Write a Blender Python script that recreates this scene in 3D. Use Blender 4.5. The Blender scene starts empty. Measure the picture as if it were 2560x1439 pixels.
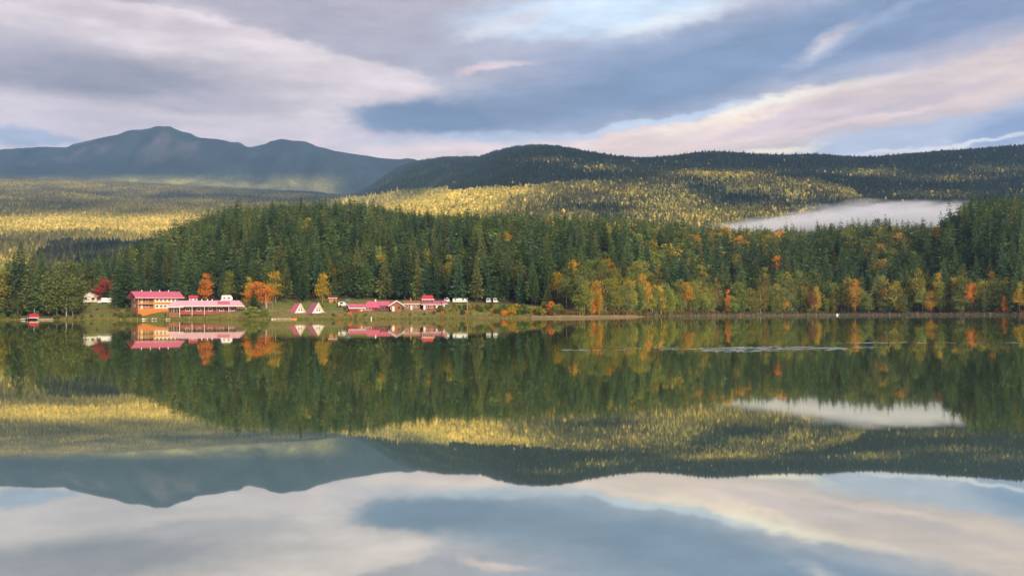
import bpy, math, random
import numpy as np
from mathutils import Matrix, Vector

random.seed(7); rng = np.random.default_rng(7)
S = bpy.context.scene
COL = S.collection
F = 2489.0; CAMH = 1.57
PITCH = 1.51; ROLL = -0.0048

# ------------------------------------------------------------------ camera
cam_d = bpy.data.cameras.new('camera'); cam = bpy.data.objects.new('camera', cam_d); COL.objects.link(cam)
cam_d.sensor_width = 36.0; cam_d.lens = 36.0 * F / 2560.0
cam_d.clip_start = 0.1; cam_d.clip_end = 60000
CM = Matrix.Translation((0, 0, CAMH)) @ Matrix.Rotation(math.radians(90 + PITCH), 4, 'X') @ Matrix.Rotation(ROLL, 4, 'Z')
cam.matrix_world = CM
S.camera = cam
R3 = np.array(CM.to_3x3())

def raydir(px, py):
    v = np.array([(px - 1280.0) / F, (719.5 - py) / F, -1.0])
    return R3 @ v

def lin(c):
    return tuple(((v / 255.0) / 12.92 if v / 255.0 <= 0.04045 else ((v / 255.0 + 0.055) / 1.055) ** 2.4) for v in c[:3])

def hor(u): return 791.3 - 0.0048 * u

# ------------------------------------------------------------------ view / light
S.view_settings.view_transform = 'Standard'; S.view_settings.look = 'None'
S.view_settings.gamma = 1.0; S.view_settings.exposure = 0.42
S.cycles.volume_bounces = 5
S.cycles.max_bounces = 6; S.cycles.diffuse_bounces = 2; S.cycles.glossy_bounces = 3
S.cycles.volume_step_rate = 1.0; S.cycles.volume_max_steps = 64

SUN_AZ = math.radians(156)      # compass bearing of the sun seen from the camera, 0 = view direction, clockwise
SUN_EL = math.radians(19)
sd = bpy.data.lights.new('sun', 'SUN'); so = bpy.data.objects.new('sun', sd); COL.objects.link(so)
sd.energy = 3.0; sd.angle = math.radians(4); sd.color = (1.0, 0.88, 0.73)
tosun = Vector((math.sin(SUN_AZ) * math.cos(SUN_EL), math.cos(SUN_AZ) * math.cos(SUN_EL), math.sin(SUN_EL)))
so.rotation_euler = tosun.to_track_quat('Z', 'Y').to_euler()

W = bpy.data.worlds.new('World'); S.world = W; W.use_nodes = True
nt = W.node_tree; N = nt.nodes; L = nt.links
for n in list(N): N.remove(n)
def nd(t, **k):
    n = N.new(t)
    for a, b in k.items(): setattr(n, a, b)
    return n
def mth(op, a, b=None, c=None):
    n = nd('ShaderNodeMath', operation=op)
    for i, v in enumerate((a, b, c)):
        if v is None: continue
        if isinstance(v, (int, float)): n.inputs[i].default_value = v
        else: L.new(v, n.inputs[i])
    return n.outputs[0]
tc = nd('ShaderNodeTexCoord'); sp = nd('ShaderNodeSeparateXYZ'); L.new(tc.outputs['Generated'], sp.inputs[0])
az = mth('MULTIPLY', mth('ARCTAN2', sp.outputs[0], sp.outputs[1]), F / 1000)
el = mth('MULTIPLY', mth('ARCSINE', mth('MINIMUM', mth('MAXIMUM', sp.outputs[2], -1.0), 1.0)), F / 1000)
cb = nd('ShaderNodeCombineXYZ'); L.new(az, cb.inputs[0]); L.new(el, cb.inputs[1])
def skyP(px, py):
    d = raydir(px, py); d = d / np.linalg.norm(d)
    return math.atan2(d[0], d[1]) * F / 1000, math.asin(d[2]) * F / 1000
# soft wind-drawn warp of the cloud layer
def streak_noise(rot, sx, sy, scale, detail, rough=0.55, off=0.0):
    m = nd('ShaderNodeMapping'); m.inputs['Rotation'].default_value = (0, 0, math.radians(rot))
    m.inputs['Scale'].default_value = (sx, sy, 1); m.inputs['Location'].default_value = (off, off, off)
    L.new(cb.outputs[0], m.inputs[0])
    n = nd('ShaderNodeTexNoise'); n.inputs['Scale'].default_value = scale; n.inputs['Detail'].default_value = detail
    n.inputs['Roughness'].default_value = rough
    L.new(m.outputs[0], n.inputs['Vector']); return n
wn = streak_noise(-10, 1, 2.6, 3.6, 9, 0.6)
wv = nd('ShaderNodeVectorMath', operation='SUBTRACT'); L.new(wn.outputs['Color'], wv.inputs[0]); wv.inputs[1].default_value = (.5, .5, .5)
wm = nd('ShaderNodeVectorMath', operation='MULTIPLY'); L.new(wv.outputs[0], wm.inputs[0]); wm.inputs[1].default_value = (0.22, 0.06, 0)
wa = nd('ShaderNodeVectorMath', operation='ADD'); L.new(cb.outputs[0], wa.inputs[0]); L.new(wm.outputs[0], wa.inputs[1])
wn2 = streak_noise(-14, 1, 1.8, 17.0, 8, 0.6, 5.5)
wv2 = nd('ShaderNodeVectorMath', operation='SUBTRACT'); L.new(wn2.outputs['Color'], wv2.inputs[0]); wv2.inputs[1].default_value = (.5, .5, .5)
wm2 = nd('ShaderNodeVectorMath', operation='MULTIPLY'); L.new(wv2.outputs[0], wm2.inputs[0]); wm2.inputs[1].default_value = (0.07, 0.030, 0)
wb = nd('ShaderNodeVectorMath', operation='ADD'); L.new(wa.outputs[0], wb.inputs[0]); L.new(wm2.outputs[0], wb.inputs[1])
WP = wb.outputs[0]
base = nd('ShaderNodeRGB'); base.outputs[0].default_value = (*lin((184, 183, 200)), 1)
cur = base.outputs[0]
def cloud(px, py, rx, ry, ang, col, op=1.0, lo=0.0, hi=0.8):
    """one cloud body: an ellipse in azimuth / elevation, lo..hi = how soft its rim is"""
    global cur
    x, y = skyP(px, py)
    m = nd('ShaderNodeMapping', vector_type='TEXTURE')
    m.inputs['Location'].default_value = (x, y, 0); m.inputs['Rotation'].default_value = (0, 0, math.radians(ang))
    m.inputs['Scale'].default_value = (rx / 1000, ry / 1000, 1); L.new(WP, m.inputs[0])
    g = nd('ShaderNodeTexGradient', gradient_type='SPHERICAL'); L.new(m.outputs[0], g.inputs[0])
    r = nd('ShaderNodeMapRange', interpolation_type='SMOOTHSTEP')
    r.inputs['From Min'].default_value = lo; r.inputs['From Max'].default_value = hi
    r.inputs['To Max'].default_value = op; L.new(g.outputs['Fac'], r.inputs['Value'])
    mx = nd('ShaderNodeMixRGB'); L.new(r.outputs[0], mx.inputs[0]); L.new(cur, mx.inputs[1])
    mx.inputs[2].default_value = (*lin(col), 1); cur = mx.outputs[0]
CLOUDS = [
 (1300, 400, 2200, 150, 0, (222, 213, 220), .8, 0, .8),
 (560, -10, 900, 120, 0, (168, 160, 172), .9, 0, .6),
 (1000, 80, 600, 140, -12, (166, 162, 177), .95, 0, .6),
 (1350, 110, 420, 80, 8, (162, 164, 184), .85, 0, .7),
 (350, 320, 950, 160, 0, (206, 195, 204), .95, 0, .5),
 (250, 140, 860, 132, -5, (212, 201, 207), 1, .0, .10),
 (640, 105, 330, 40, -13, (226, 215, 219), .8, 0, .8),
 (900, 180, 260, 30, -14, (218, 207, 214), .7, 0, .8),
 (240, 195, 560, 90, 0, (130, 125, 137), .95, 0, .8),
 (30, 110, 330, 70, 0, (156, 150, 163), .7, 0, .8),
 (560, 262, 340, 30, 2, (166, 158, 172), .6, 0, .8),
 (300, 300, 300, 20, 0, (188, 178, 190), .6, 0, .8),
 (360, 55, 500, 30, -3, (184, 172, 183), .5, 0, .8),
 (1500, 30, 480, 75, 4, (196, 218, 244), 1, 0, .6),
 (1620, 75, 260, 40, 14, (222, 232, 244), .8, 0, .7),
 (1260, 60, 200, 30, 20, (214, 216, 230), .7, 0, .8),
 (1790, 165, 1000, 135, 12.5, (108, 130, 166), .97, .0, .72),
 (1650, 120, 420, 40, 14, (128, 146, 182), .7, .0, .8),
 (2380, 40, 560, 110, 8, (112, 131, 170), .9, 0, .6),
 (1180, 285, 430, 80, 6, (112, 128, 158), .92, 0, .65),
 (1060, 300, 220, 50, 0, (100, 120, 152), .9, 0, .4),
 (1500, 130, 380, 46, 10, (134, 148, 182), .7, 0, .7),
 (1250, 174, 150, 18, 8, (226, 204, 206), .75, 0, .8),
 (2075, 108, 130, 34, 28, (222, 214, 218), .7, 0, 1.0),
 (2200, 60, 260, 26, 24, (150, 166, 198), .6, 0, .9),
 (2440, 120, 420, 50, 7, (164, 164, 184), .85, 0, .7),
 (2300, 240, 900, 88, 11, (206, 190, 187), 1, 0, .45),
 (2520, 205, 300, 60, 10, (234, 212, 202), .8, 0, .7),
 (2250, 265, 420, 26, 10, (196, 180, 190), .6, 0, .8),
 (1720, 335, 620, 60, 8, (236, 212, 202), .95, 0, .6),
 (1960, 300, 330, 30, 9, (204, 186, 196), .7, 0, .7),
 (1900, 266, 420, 27, 10, (250, 236, 220), .85, 0, .8),
 (1830, 288, 150, 18, 8, (255, 232, 206), .8, 0, .8),
 (1900, 262, 190, 18, 10, (255, 250, 240), .9, 0, .8),
 (1640, 300, 380, 14, 9, (190, 212, 240), .8, 0, .7),
 (1180, 350, 430, 26, 2, (184, 198, 226), .7, 0, .8),
 (2330, 335, 560, 42, 5, (176, 187, 214), .95, 0, .6),
 (2560, 325, 180, 60, 8, (124, 148, 190), .9, 0, .7),
 (2150, 305, 300, 14, 8, (240, 214, 208), .7, 0, .8),
 (2380, 362, 330, 8, 2, (232, 234, 240), .8, 0, .8),
 (1900, 380, 230, 16, 3, (255, 244, 220), .9, 0, .7),
 (1150, 385, 330, 40, 0, (244, 224, 222), .8, 0, .8),
 (700, 335, 420, 36, 0, (212, 198, 208), .7, 0, .8),
 (60, 345, 200, 28, -4, (150, 168, 202), .85, 0, .6),
 (150, 365, 120, 14, 6, (220, 208, 216), .8, 0, .8),
]
for c in CLOUDS: cloud(*c)
# fine wisps
fn = streak_noise(-9, 1, 5.0, 4.0, 7, 0.6, 3.1)
r1 = nd('ShaderNodeMapRange'); L.new(fn.outputs['Fac'], r1.inputs['Value'])
r1.inputs['From Min'].default_value = .28; r1.inputs['From Max'].default_value = .72
r1.inputs['To Min'].default_value = .84; r1.inputs['To Max'].default_value = 1.18
fn2 = streak_noise(-12, 1, 3.2, 12.0, 9, 0.66, 7.7)
r2 = nd('ShaderNodeMapRange'); L.new(fn2.outputs['Fac'], r2.inputs['Value'])
r2.inputs['From Min'].default_value = .28; r2.inputs['From Max'].default_value = .72
r2.inputs['To Min'].default_value = .92; r2.inputs['To Max'].default_value = 1.08
vm = nd('ShaderNodeVectorMath', operation='SCALE'); L.new(cur, vm.inputs[0]); L.new(mth('MULTIPLY', r1.outputs[0], r2.outputs[0]), vm.inputs['Scale'])
sky = nd('ShaderNodeTexSky', sky_type='NISHITA'); sky.sun_disc = False
sky.sun_elevation = SUN_EL; sky.sun_rotation = SUN_AZ
sk = nd('ShaderNodeVectorMath', operation='SCALE'); L.new(sky.outputs[0], sk.inputs[0]); sk.inputs['Scale'].default_value = 0.06
mx = nd('ShaderNodeMixRGB'); tn = nd('ShaderNodeVectorMath', operation='MULTIPLY'); L.new(vm.outputs[0], tn.inputs[0]); tn.inputs[1].default_value = (1.11, 1.03, .92)
mx.inputs[0].default_value = 0.94; L.new(sk.outputs[0], mx.inputs[1]); L.new(tn.outputs[0], mx.inputs[2])
bg = nd('ShaderNodeBackground'); bg.inputs['Strength'].default_value = 1.0; L.new(mx.outputs[0], bg.inputs[0])
ow = nd('ShaderNodeOutputWorld'); L.new(bg.outputs[0], ow.inputs[0])
W.cycles.sampling_method = 'MANUAL'; W.cycles.sample_map_resolution = 512

# ------------------------------------------------------------------ helpers
def vnoise(x, y, seed=0):
    """value noise on numpy arrays, -1..1"""
    x = np.asarray(x, float); y = np.asarray(y, float)
    xi = np.floor(x).astype(np.int64); yi = np.floor(y).astype(np.int64)
    fx = x - xi; fy = y - yi; fx = fx * fx * (3 - 2 * fx); fy = fy * fy * (3 - 2 * fy)
    def h(a, b):
        n = (a * 374761393 + b * 668265263 + seed * 974634777) & 0xffffffff
        n = ((n ^ (n >> 13)) * 1274126177) & 0xffffffff
        return ((n ^ (n >> 16)) & 0xffff) / 32767.5 - 1
    return (h(xi, yi) * (1 - fx) + h(xi + 1, yi) * fx) * (1 - fy) + (h(xi, yi + 1) * (1 - fx) + h(xi + 1, yi + 1) * fx) * fy
def fbm(x, y, o=4, seed=0):
    s = 0; a = 1; t = 0
    for i in range(o):
        s = s + a * vnoise(np.asarray(x) * 2 ** i, np.asarray(y) * 2 ** i, seed + i); t += a; a *= .5
    return s / t
def sstep(a, b, x):
    t = np.clip((np.asarray(x, float) - a) / (b - a), 0, 1); return t * t * (3 - 2 * t)
def ip(u, pts):
    return np.interp(u, [p[0] for p in pts], [p[1] for p in pts])

def link(o, parent=None):
    COL.objects.link(o)
    if parent is not None: o.parent = parent
    return o
def tag(o, label=None, cat=None, group=None, kind=None):
    if label: o['label'] = label
    if cat: o['category'] = cat
    if group: o['group'] = group
    if kind: o['kind'] = kind
    return o
def empty(name, loc, rz=0.0, label=None, cat=None, group=None):
    o = bpy.data.objects.new(name, None); o.location = loc; o.rotation_euler = (0, 0, rz); o.empty_display_size = .5
    COL.objects.link(o); return tag(o, label, cat, group)
def np_mesh(name, V, Fc, mats, midx=None, col=None, smooth=False):
    """V (n,3); Fc (m,k) faces all with k corners"""
    me = bpy.data.meshes.new(name); V = np.asarray(V, np.float32); Fc = np.asarray(Fc, np.int32)
    m, k = Fc.shape
    me.vertices.add(len(V)); me.vertices.foreach_set('co', V.ravel())
    me.loops.add(m * k); me.loops.foreach_set('vertex_index', Fc.ravel())
    me.polygons.add(m); me.polygons.foreach_set('loop_start', np.arange(0, m * k, k, dtype=np.int32))
    for mt in mats: me.materials.append(mt)
    if midx is not None: me.polygons.foreach_set('material_index', np.asarray(midx, np.int32))
    if smooth: me.polygons.foreach_set('use_smooth', np.ones(m, bool))
    if col is not None:
        a = me.color_attributes.new('tint', 'FLOAT_COLOR', 'POINT')
        c4 = np.ones((len(V), 4), np.float32); c4[:, :3] = col; a.data.foreach_set('color', c4.ravel())
    me.update(calc_edges=True); return me

class MB:
    def __init__(s): s.v = []; s.f = []; s.sm = []
    def poly(s, pts):
        b = len(s.v); s.v += [tuple(p) for p in pts]; s.f.append(tuple(range(b, b + len(pts)))); return s
    def box(s, x0, x1, y0, y1, z0, z1):
        b = len(s.v); s.v += [(x0,y0,z0),(x1,y0,z0),(x1,y1,z0),(x0,y1,z0),(x0,y0,z1),(x1,y0,z1),(x1,y1,z1),(x0,y1,z1)]
        s.f += [tuple(b + i for i in q) for q in ((0,3,2,1),(4,5,6,7),(0,1,5,4),(1,2,6,5),(2,3,7,6),(3,0,4,7))]; return s
    def prism(s, pts, a0, a1, axis='y'):
        """polygon pts (two coords) extruded from a0 to a1 along axis"""
        n = len(pts); b = len(s.v)
        def P(p, a): return (p[0], a, p[1]) if axis == 'y' else (a, p[0], p[1]) if axis == 'x' else (p[0], p[1], a)
        s.v += [P(p, a0) for p in pts] + [P(p, a1) for p in pts]
        s.f.append(tuple(b + i for i in range(n))); s.f.append(tuple(b + n + i for i in reversed(range(n))))
        for i in range(n): j = (i + 1) % n; s.f.append((b + i, b + n + i, b + n + j, b + j))
        return s
    def cyl(s, c0, c1, r0, r1, n=8):
        c0 = Vector(c0); c1 = Vector(c1); d = (c1 - c0).normalized()
        u = d.orthogonal().normalized(); w = d.cross(u); b = len(s.v)
        for c, r in ((c0, r0), (c1, r1)):
            for i in range(n):
                a = 2 * math.pi * i / n; p = c + u * math.cos(a) * r + w * math.sin(a) * r; s.v.append(tuple(p))
        s.f.append(tuple(b + i for i in reversed(range(n)))); s.f.append(tuple(b + n + i for i in range(n)))
        for i in range(n): j = (i + 1) % n; s.f.append((b + i, b + j, b + n + j, b + n + i))
        return s
    def rings(s, rings, cap=True):
        n = len(rings[0]); b = len(s.v)
        for r in rings: s.v += [tuple(p) for p in r]
        for k in range(len(rings) - 1):
            for i in range(n):
                j = (i + 1) % n; s.f.append((b + k*n + i, b + k*n + j, b + (k+1)*n + j, b + (k+1)*n + i))
        if cap: s.f.append(tuple(b + i for i in reversed(range(n)))); s.f.append(tuple(b + (len(rings)-1)*n + i for i in range(n)))
        return s
    def build(s, name, mat, parent=None, bevel=0.0):
        import bmesh
        me = bpy.data.meshes.new(name); me.from_pydata(s.v, [], s.f); me.materials.append(mat)
        bm = bmesh.new(); bm.from_mesh(me)
        bmesh.ops.recalc_face_normals(bm, faces=bm.faces[:])
        if bevel > 0: bmesh.ops.bevel(bm, geom=bm.edges[:], offset=bevel, segments=2, affect='EDGES', profile=.5)
        bm.to_mesh(me); bm.free(); me.update()
        o = bpy.data.objects.new(name, me); return link(o, parent)

# ------------------------------------------------------------------ materials
def material(name):
    m = bpy.data.materials.new(name); m.use_nodes = True
    t = m.node_tree; b = t.nodes['Principled BSDF']; return m, t, b
def mat(name, col, rough=.7, var=.18, scale=2.0, spec=.3, bump=0.0, stretch=(1, 1, 1), metal=0.0, coord='Object'):
    m, t, b = material(name)
    tcn = t.nodes.new('ShaderNodeTexCoord'); mp = t.nodes.new('ShaderNodeMapping'); mp.inputs['Scale'].default_value = stretch
    t.links.new(tcn.outputs[coord], mp.inputs[0])
    n = t.nodes.new('ShaderNodeTexNoise'); n.inputs['Scale'].default_value = scale; n.inputs['Detail'].default_value = 6
    t.links.new(mp.outputs[0], n.inputs['Vector'])
    r = t.nodes.new('ShaderNodeMapRange'); r.inputs['From Min'].default_value = .3; r.inputs['From Max'].default_value = .7
    r.inputs['To Min'].default_value = 1 - var; r.inputs['To Max'].default_value = 1 + var
    t.links.new(n.outputs['Fac'], r.inputs['Value'])
    v = t.nodes.new('ShaderNodeVectorMath'); v.operation = 'SCALE'; v.inputs[0].default_value = col
    t.links.new(r.outputs[0], v.inputs['Scale']); t.links.new(v.outputs[0], b.inputs['Base Color'])
    b.inputs['Roughness'].default_value = rough; b.inputs['Specular IOR Level'].default_value = spec; b.inputs['Metallic'].default_value = metal
    if bump:
        bn = t.nodes.new('ShaderNodeBump'); bn.inputs['Strength'].default_value = bump; bn.inputs['Distance'].default_value = .05
        t.links.new(n.outputs['Fac'], bn.inputs['Height']); t.links.new(bn.outputs[0], b.inputs['Normal'])
    return m
def planks(name, col, pitch=.25, rough=.75, var=.2, axis='Z', dark=.6):
    """boards: a wave across one axis darkens the joints, noise varies the wood"""
    m = mat(name, col, rough, var, 1.2, .25, 0, (1, 1, 6) if axis == 'Z' else (6, 6, 1)); t = m.node_tree; b = t.nodes['Principled BSDF']
    tcn = t.nodes.new('ShaderNodeTexCoord'); w = t.nodes.new('ShaderNodeTexWave'); w.bands_direction = axis; w.wave_profile = 'SAW'
    w.inputs['Scale'].default_value = 1 / (pitch * 6.283) * 2 * math.pi / 2; t.links.new(tcn.outputs['Object'], w.inputs['Vector'])
    r = t.nodes.new('ShaderNodeMapRange'); r.inputs['From Min'].default_value = 0; r.inputs['From Max'].default_value = .15; r.inputs['To Min'].default_value = dark
    t.links.new(w.outputs['Fac'], r.inputs['Value'])
    src = b.inputs['Base Color'].links[0].from_socket
    v = t.nodes.new('ShaderNodeVectorMath'); v.operation = 'SCALE'; t.links.new(src, v.inputs[0]); t.links.new(r.outputs[0], v.inputs['Scale'])
    t.links.new(v.outputs[0], b.inputs['Base Color'])
    bn = t.nodes.new('ShaderNodeBump'); bn.inputs['Strength'].default_value = .5; bn.inputs['Distance'].default_value = .03
    t.links.new(r.outputs[0], bn.inputs['Height']); t.links.new(bn.outputs[0], b.inputs['Normal'])
    return m
def foliage_mat(name, mode):
    """leaf colour comes from the tree (object colour, or the stand's own colour attribute), varied from leaf to leaf"""
    m, t, b = material(name)
    if mode == 'object':
        s = t.nodes.new('ShaderNodeObjectInfo'); src = s.outputs['Color']
    else:
        s = t.nodes.new('ShaderNodeAttribute'); s.attribute_name = 'tint'; src = s.outputs['Color']
    g = t.nodes.new('ShaderNodeNewGeometry')
    r = t.nodes.new('ShaderNodeMapRange'); r.inputs['To Min'].default_value = .6; r.inputs['To Max'].default_value = 1.4
    t.links.new(g.outputs['Random Per Island'], r.inputs['Value'])
    hs = t.nodes.new('ShaderNodeHueSaturation'); t.links.new(src, hs.inputs['Color']); t.links.new(r.outputs[0], hs.inputs['Value'])
    r2 = t.nodes.new('ShaderNodeMapRange'); r2.inputs['To Min'].default_value = .515; r2.inputs['To Max'].default_value = .485
    t.links.new(g.outputs['Random Per Island'], r2.inputs['Value']); t.links.new(r2.outputs[0], hs.inputs['Hue'])
    d = t.nodes.new('ShaderNodeBsdfDiffuse'); tr = t.nodes.new('ShaderNodeBsdfTranslucent'); mxs = t.nodes.new('ShaderNodeMixShader')
    mxs.inputs[0].default_value = .25
    t.links.new(hs.outputs[0], d.inputs[0]); t.links.new(hs.outputs[0], tr.inputs[0])
    t.links.new(d.outputs[0], mxs.inputs[1]); t.links.new(tr.outputs[0], mxs.inputs[2])
    t.links.new(mxs.outputs[0], t.nodes['Material Output'].inputs['Surface'])
    return m
M = {}
M['leaf'] = foliage_mat('foliage', 'object'); M['leafs'] = foliage_mat('foliage_stand', 'attr')
M['bark'] = mat('conifer_bark', (.10, .075, .055), .9, .3, 3, .1)
M['birch'] = mat('pale_bark', (.34, .31, .25), .85, .3, 3, .1, 0, (1, 1, 4))
M['roof'] = planks('pink_metal_roof', (.62, .115, .175), .5, .42, .22, 'X', .80)
M['roof_pale'] = planks('faded_pink_roof', (.78, .40, .45), .5, .42, .14, 'X', .88)
M['roof_mauve'] = planks('mauve_roof', (.42, .12, .18), .5, .5, .15, 'X', .88)
M['roof_red'] = planks('red_roof', (.52, .04, .06), .4, .5, .12, 'X', .85)
M['roof_dark'] = mat('dark_red_shingle', (.16, .035, .04), .8, .25, 4)
M['orange'] = planks('orange_log_wall', (.62, .20, .045), .3)
M['amber'] = planks('amber_board_wall', (.66, .34, .12), .3)
M['redwall'] = planks('red_board_wall', (.34, .06, .045), .3)
M['brown'] = planks('brown_board_wall', (.30, .12, .06), .3)
M['plum'] = planks('plum_board_wall', (.14, .045, .06), .3)
M['cream'] = mat('cream_paint', (.78, .66, .50), .6, .06, 2)
M['white'] = mat('white_paint', (.82, .80, .76), .45, .06, 2)
M['siding'] = planks('cream_siding', (.74, .68, .56), .25, .6, .05, 'Z', .8)
M['glass'] = mat('dark_glass', (.02, .022, .028), .15, .3, .7, .5)
M['wood'] = mat('weathered_wood', (.30, .19, .12), .85, .3, 2, .2, .3, (1, 6, 1))
M['deckred'] = mat('red_stained_wood', (.34, .075, .05), .8, .25, 2)
M['darkwood'] = mat('dark_wood', (.07, .045, .035), .85, .3, 2)
M['rubber'] = mat('rubber', (.02, .02, .02), .8, .1, 3)
M['redcloth'] = mat('red_canvas', (.36, .018, .035), .7, .12, 2)
M['dockwood'] = mat('pale_dock_boards', (.62, .54, .44), .8, .15, 3, .2, 0, (8, 1, 1))
M['teal'] = mat('teal_tarp', (.06, .22, .22), .6, .15, 1.5)
M['kayak'] = mat('orange_plastic', (.75, .30, .04), .4, .08, 1)
M['metal'] = mat('grey_metal', (.45, .45, .46), .4, .1, 2, .5, 0, (1, 1, 1), .6)
M['greenpaint'] = mat('green_paint', (.12, .35, .18), .6, .1, 2)

# ------------------------------------------------------------------ terrain
SHORE = [(-900, 520), (-300, 500), (0, 474), (150, 450), (400, 402), (640, 382), (900, 376), (1150, 384), (1450, 406), (1560, 440), (1640, 520),
         (1800, 585), (2080, 610), (2300, 575), (2560, 525), (3000, 470), (3500, 450)]
RIDGE_D = [(-900, 620), (0, 600), (250, 640), (400, 740), (520, 820), (760, 870), (1300, 900), (1700, 900), (2000, 860), (2300, 800), (2420, 740), (2560, 720), (3500, 700)]
# tree-top skyline of the near forest, photo pixels
TOPS = [(-900, 640), (-100, 660), (0, 668), (200, 662), (270, 645), (340, 615), (400, 588), (470, 560), (520, 540), (570, 528), (640, 523), (760, 519), (880, 517), (960, 530),
        (1010, 536), (1100, 548), (1200, 550), (1270, 545), (1330, 553), (1480, 556), (1600, 560), (1700, 566), (1800, 572), (1900, 576), (2000, 577),
        (2060, 572), (2140, 563), (2200, 560), (2290, 563), (2350, 560), (2385, 545), (2405, 522), (2430, 510), (2470, 505), (2520, 501), (2560, 500), (3500, 470)]
TREE_H = 18.5
def shore_d(u): return ip(u, SHORE) + 3.0 * vnoise(np.asarray(u) / 37.0, 0.5, 3)
def ridge_z(u): return CAMH + (hor(u) - ip(u, TOPS)) * ip(u, RIDGE_D) / F - TREE_H + 3
def near_z(x, y):
    x = np.asarray(x, float); y = np.asarray(y, float)
    u = 1280 + F * x / np.maximum(y, 1.0)
    ds = shore_d(u); dr = ip(u, RIDGE_D); d = y - ds
    z = np.where(d < 0, d * .12, 1.0 * sstep(0, 6, d) + 1.1 * sstep(5, 22, d) + .080 * np.clip(d - 14, 0, 400))
    z = np.maximum(z, -2.5)
    lawn = ip(u, [(0, 40), (200, 90), (300, 110), (1000, 100), (1350, 60), (1450, 25), (1700, 12), (2560, 8)])
    t = np.clip((d - lawn) / np.maximum(dr - ds - lawn, 30), 0, 1)
    s = t ** .95 * (1 + .12 * np.sin(t * math.pi))
    rz = ridge_z(u)
    z = np.where(d > lawn, z * (1 - s) + rz * s + 2.5 * fbm(x / 60, y / 60, 3, 11) * np.sin(np.clip(t, 0, 1) * math.pi), z)
    back = sstep(0, 420, y - dr - 10)
    z = np.where(y > dr, rz * (1 - back) + 12 * back + .0 * z, z)
    lump = .25 * fbm(x / 7, y / 7, 3, 5) * sstep(2, 10, d)
    return z + lump
def zn(x, y): return float(near_z(x, y))
def ground_at(px, py, dmin=0.0, dmax=400.0):
    """the nearest ground point whose picture height reaches py in column px"""
    ds = float(shore_d(px)); Y = np.arange(ds + dmin, ds + dmax, .5); X = (px - 1280) / F * Y
    q = hor(px) - (near_z(X, Y) - CAMH) / Y * F
    k = np.where(q <= py)[0]; k = int(k[0]) if len(k) else int(np.argmin(q))
    return X[k], Y[k], float(near_z(X[k], Y[k]))

# far country: picture height of the land at a distance, column by column
SKY_HILL = [(-900, 520), (600, 520), (760, 492), (860, 478), (900, 466), (960, 440), (1030, 409), (1060, 404), (1110, 397), (1200, 397), (1240, 384), (1290, 373), (1350, 367), (1400, 370), (1460, 382),
            (1540, 395), (1600, 401), (1640, 400), (1700, 395), (1760, 389), (1820, 390), (1880, 395), (1950, 398), (2030, 396), (2150, 401), (2200, 400), (2280, 391), (2360, 384),
            (2460, 379), (2560, 374), (3500, 350)]
SKY_MT = [(-900, 420), (-200, 400), (0, 378), (60, 370), (100, 366), (165, 368), (180, 360), (210, 352), (250, 343), (300, 333), (320, 327), (350, 327), (365, 326), (390, 321), (425, 321), (450, 328), (470, 332), (490, 341), (510, 344), (540, 347), (565, 351),
          (590, 360), (610, 367), (625, 368), (650, 362), (680, 355), (700, 354), (740, 357), (770, 361), (800, 369), (860, 380), (950, 393), (1030, 402), (1200, 430), (1500, 470), (3500, 560)]
VAL_TOP = [(-900, 430), (0, 446), (120, 452), (250, 458), (400, 466), (600, 474), (800, 484), (900, 505), (3500, 520)]
FD = [1280, 1500, 2000, 2700, 3400, 4200, 5200, 6200, 7800, 9800, 12500]
FDX = [1280, 1500, 2000, 2800, 3700, 5500, 7300, 8000, 8700, 9800, 12500]
FDR = [1280, 1420, 1640, 1950, 2280, 2650, 3150, 4300, 6500, 9000, 12500]
def far_py(u):
    """rows of picture heights at the distances FD"""
    u = np.asarray(u, float); hill = ip(u, SKY_HILL); mt = ip(u, SKY_MT); vt = ip(u, VAL_TOP)
    w = sstep(780, 1000, u)                       # 0 = open valley on the left, 1 = forested hill on the right
    lerp = lambda a, b: a * (1 - w) + b * w
    foot = ip(u, [(0, 530), (900, 500), (1100, 478), (1300, 466), (1500, 462), (1620, 455), (1720, 432), (1900, 436), (2050, 452), (2150, 470), (2300, 470), (2560, 460)])
    rows = [0 * u + 700, lerp(0*u + 655, 0*u + 610), lerp(0*u + 606, 0*u + 560), lerp(0*u + 562, foot * .45 + 560 * .55), lerp(0*u + 520, foot), lerp(vt + 22, hill + 18), 
            lerp(vt, hill), lerp(vt + 6, hill + 40), lerp(vt - 26, hill + 80), lerp(mt, np.minimum(mt, 9999)), mt + 80]
    return np.array(rows)
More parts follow.
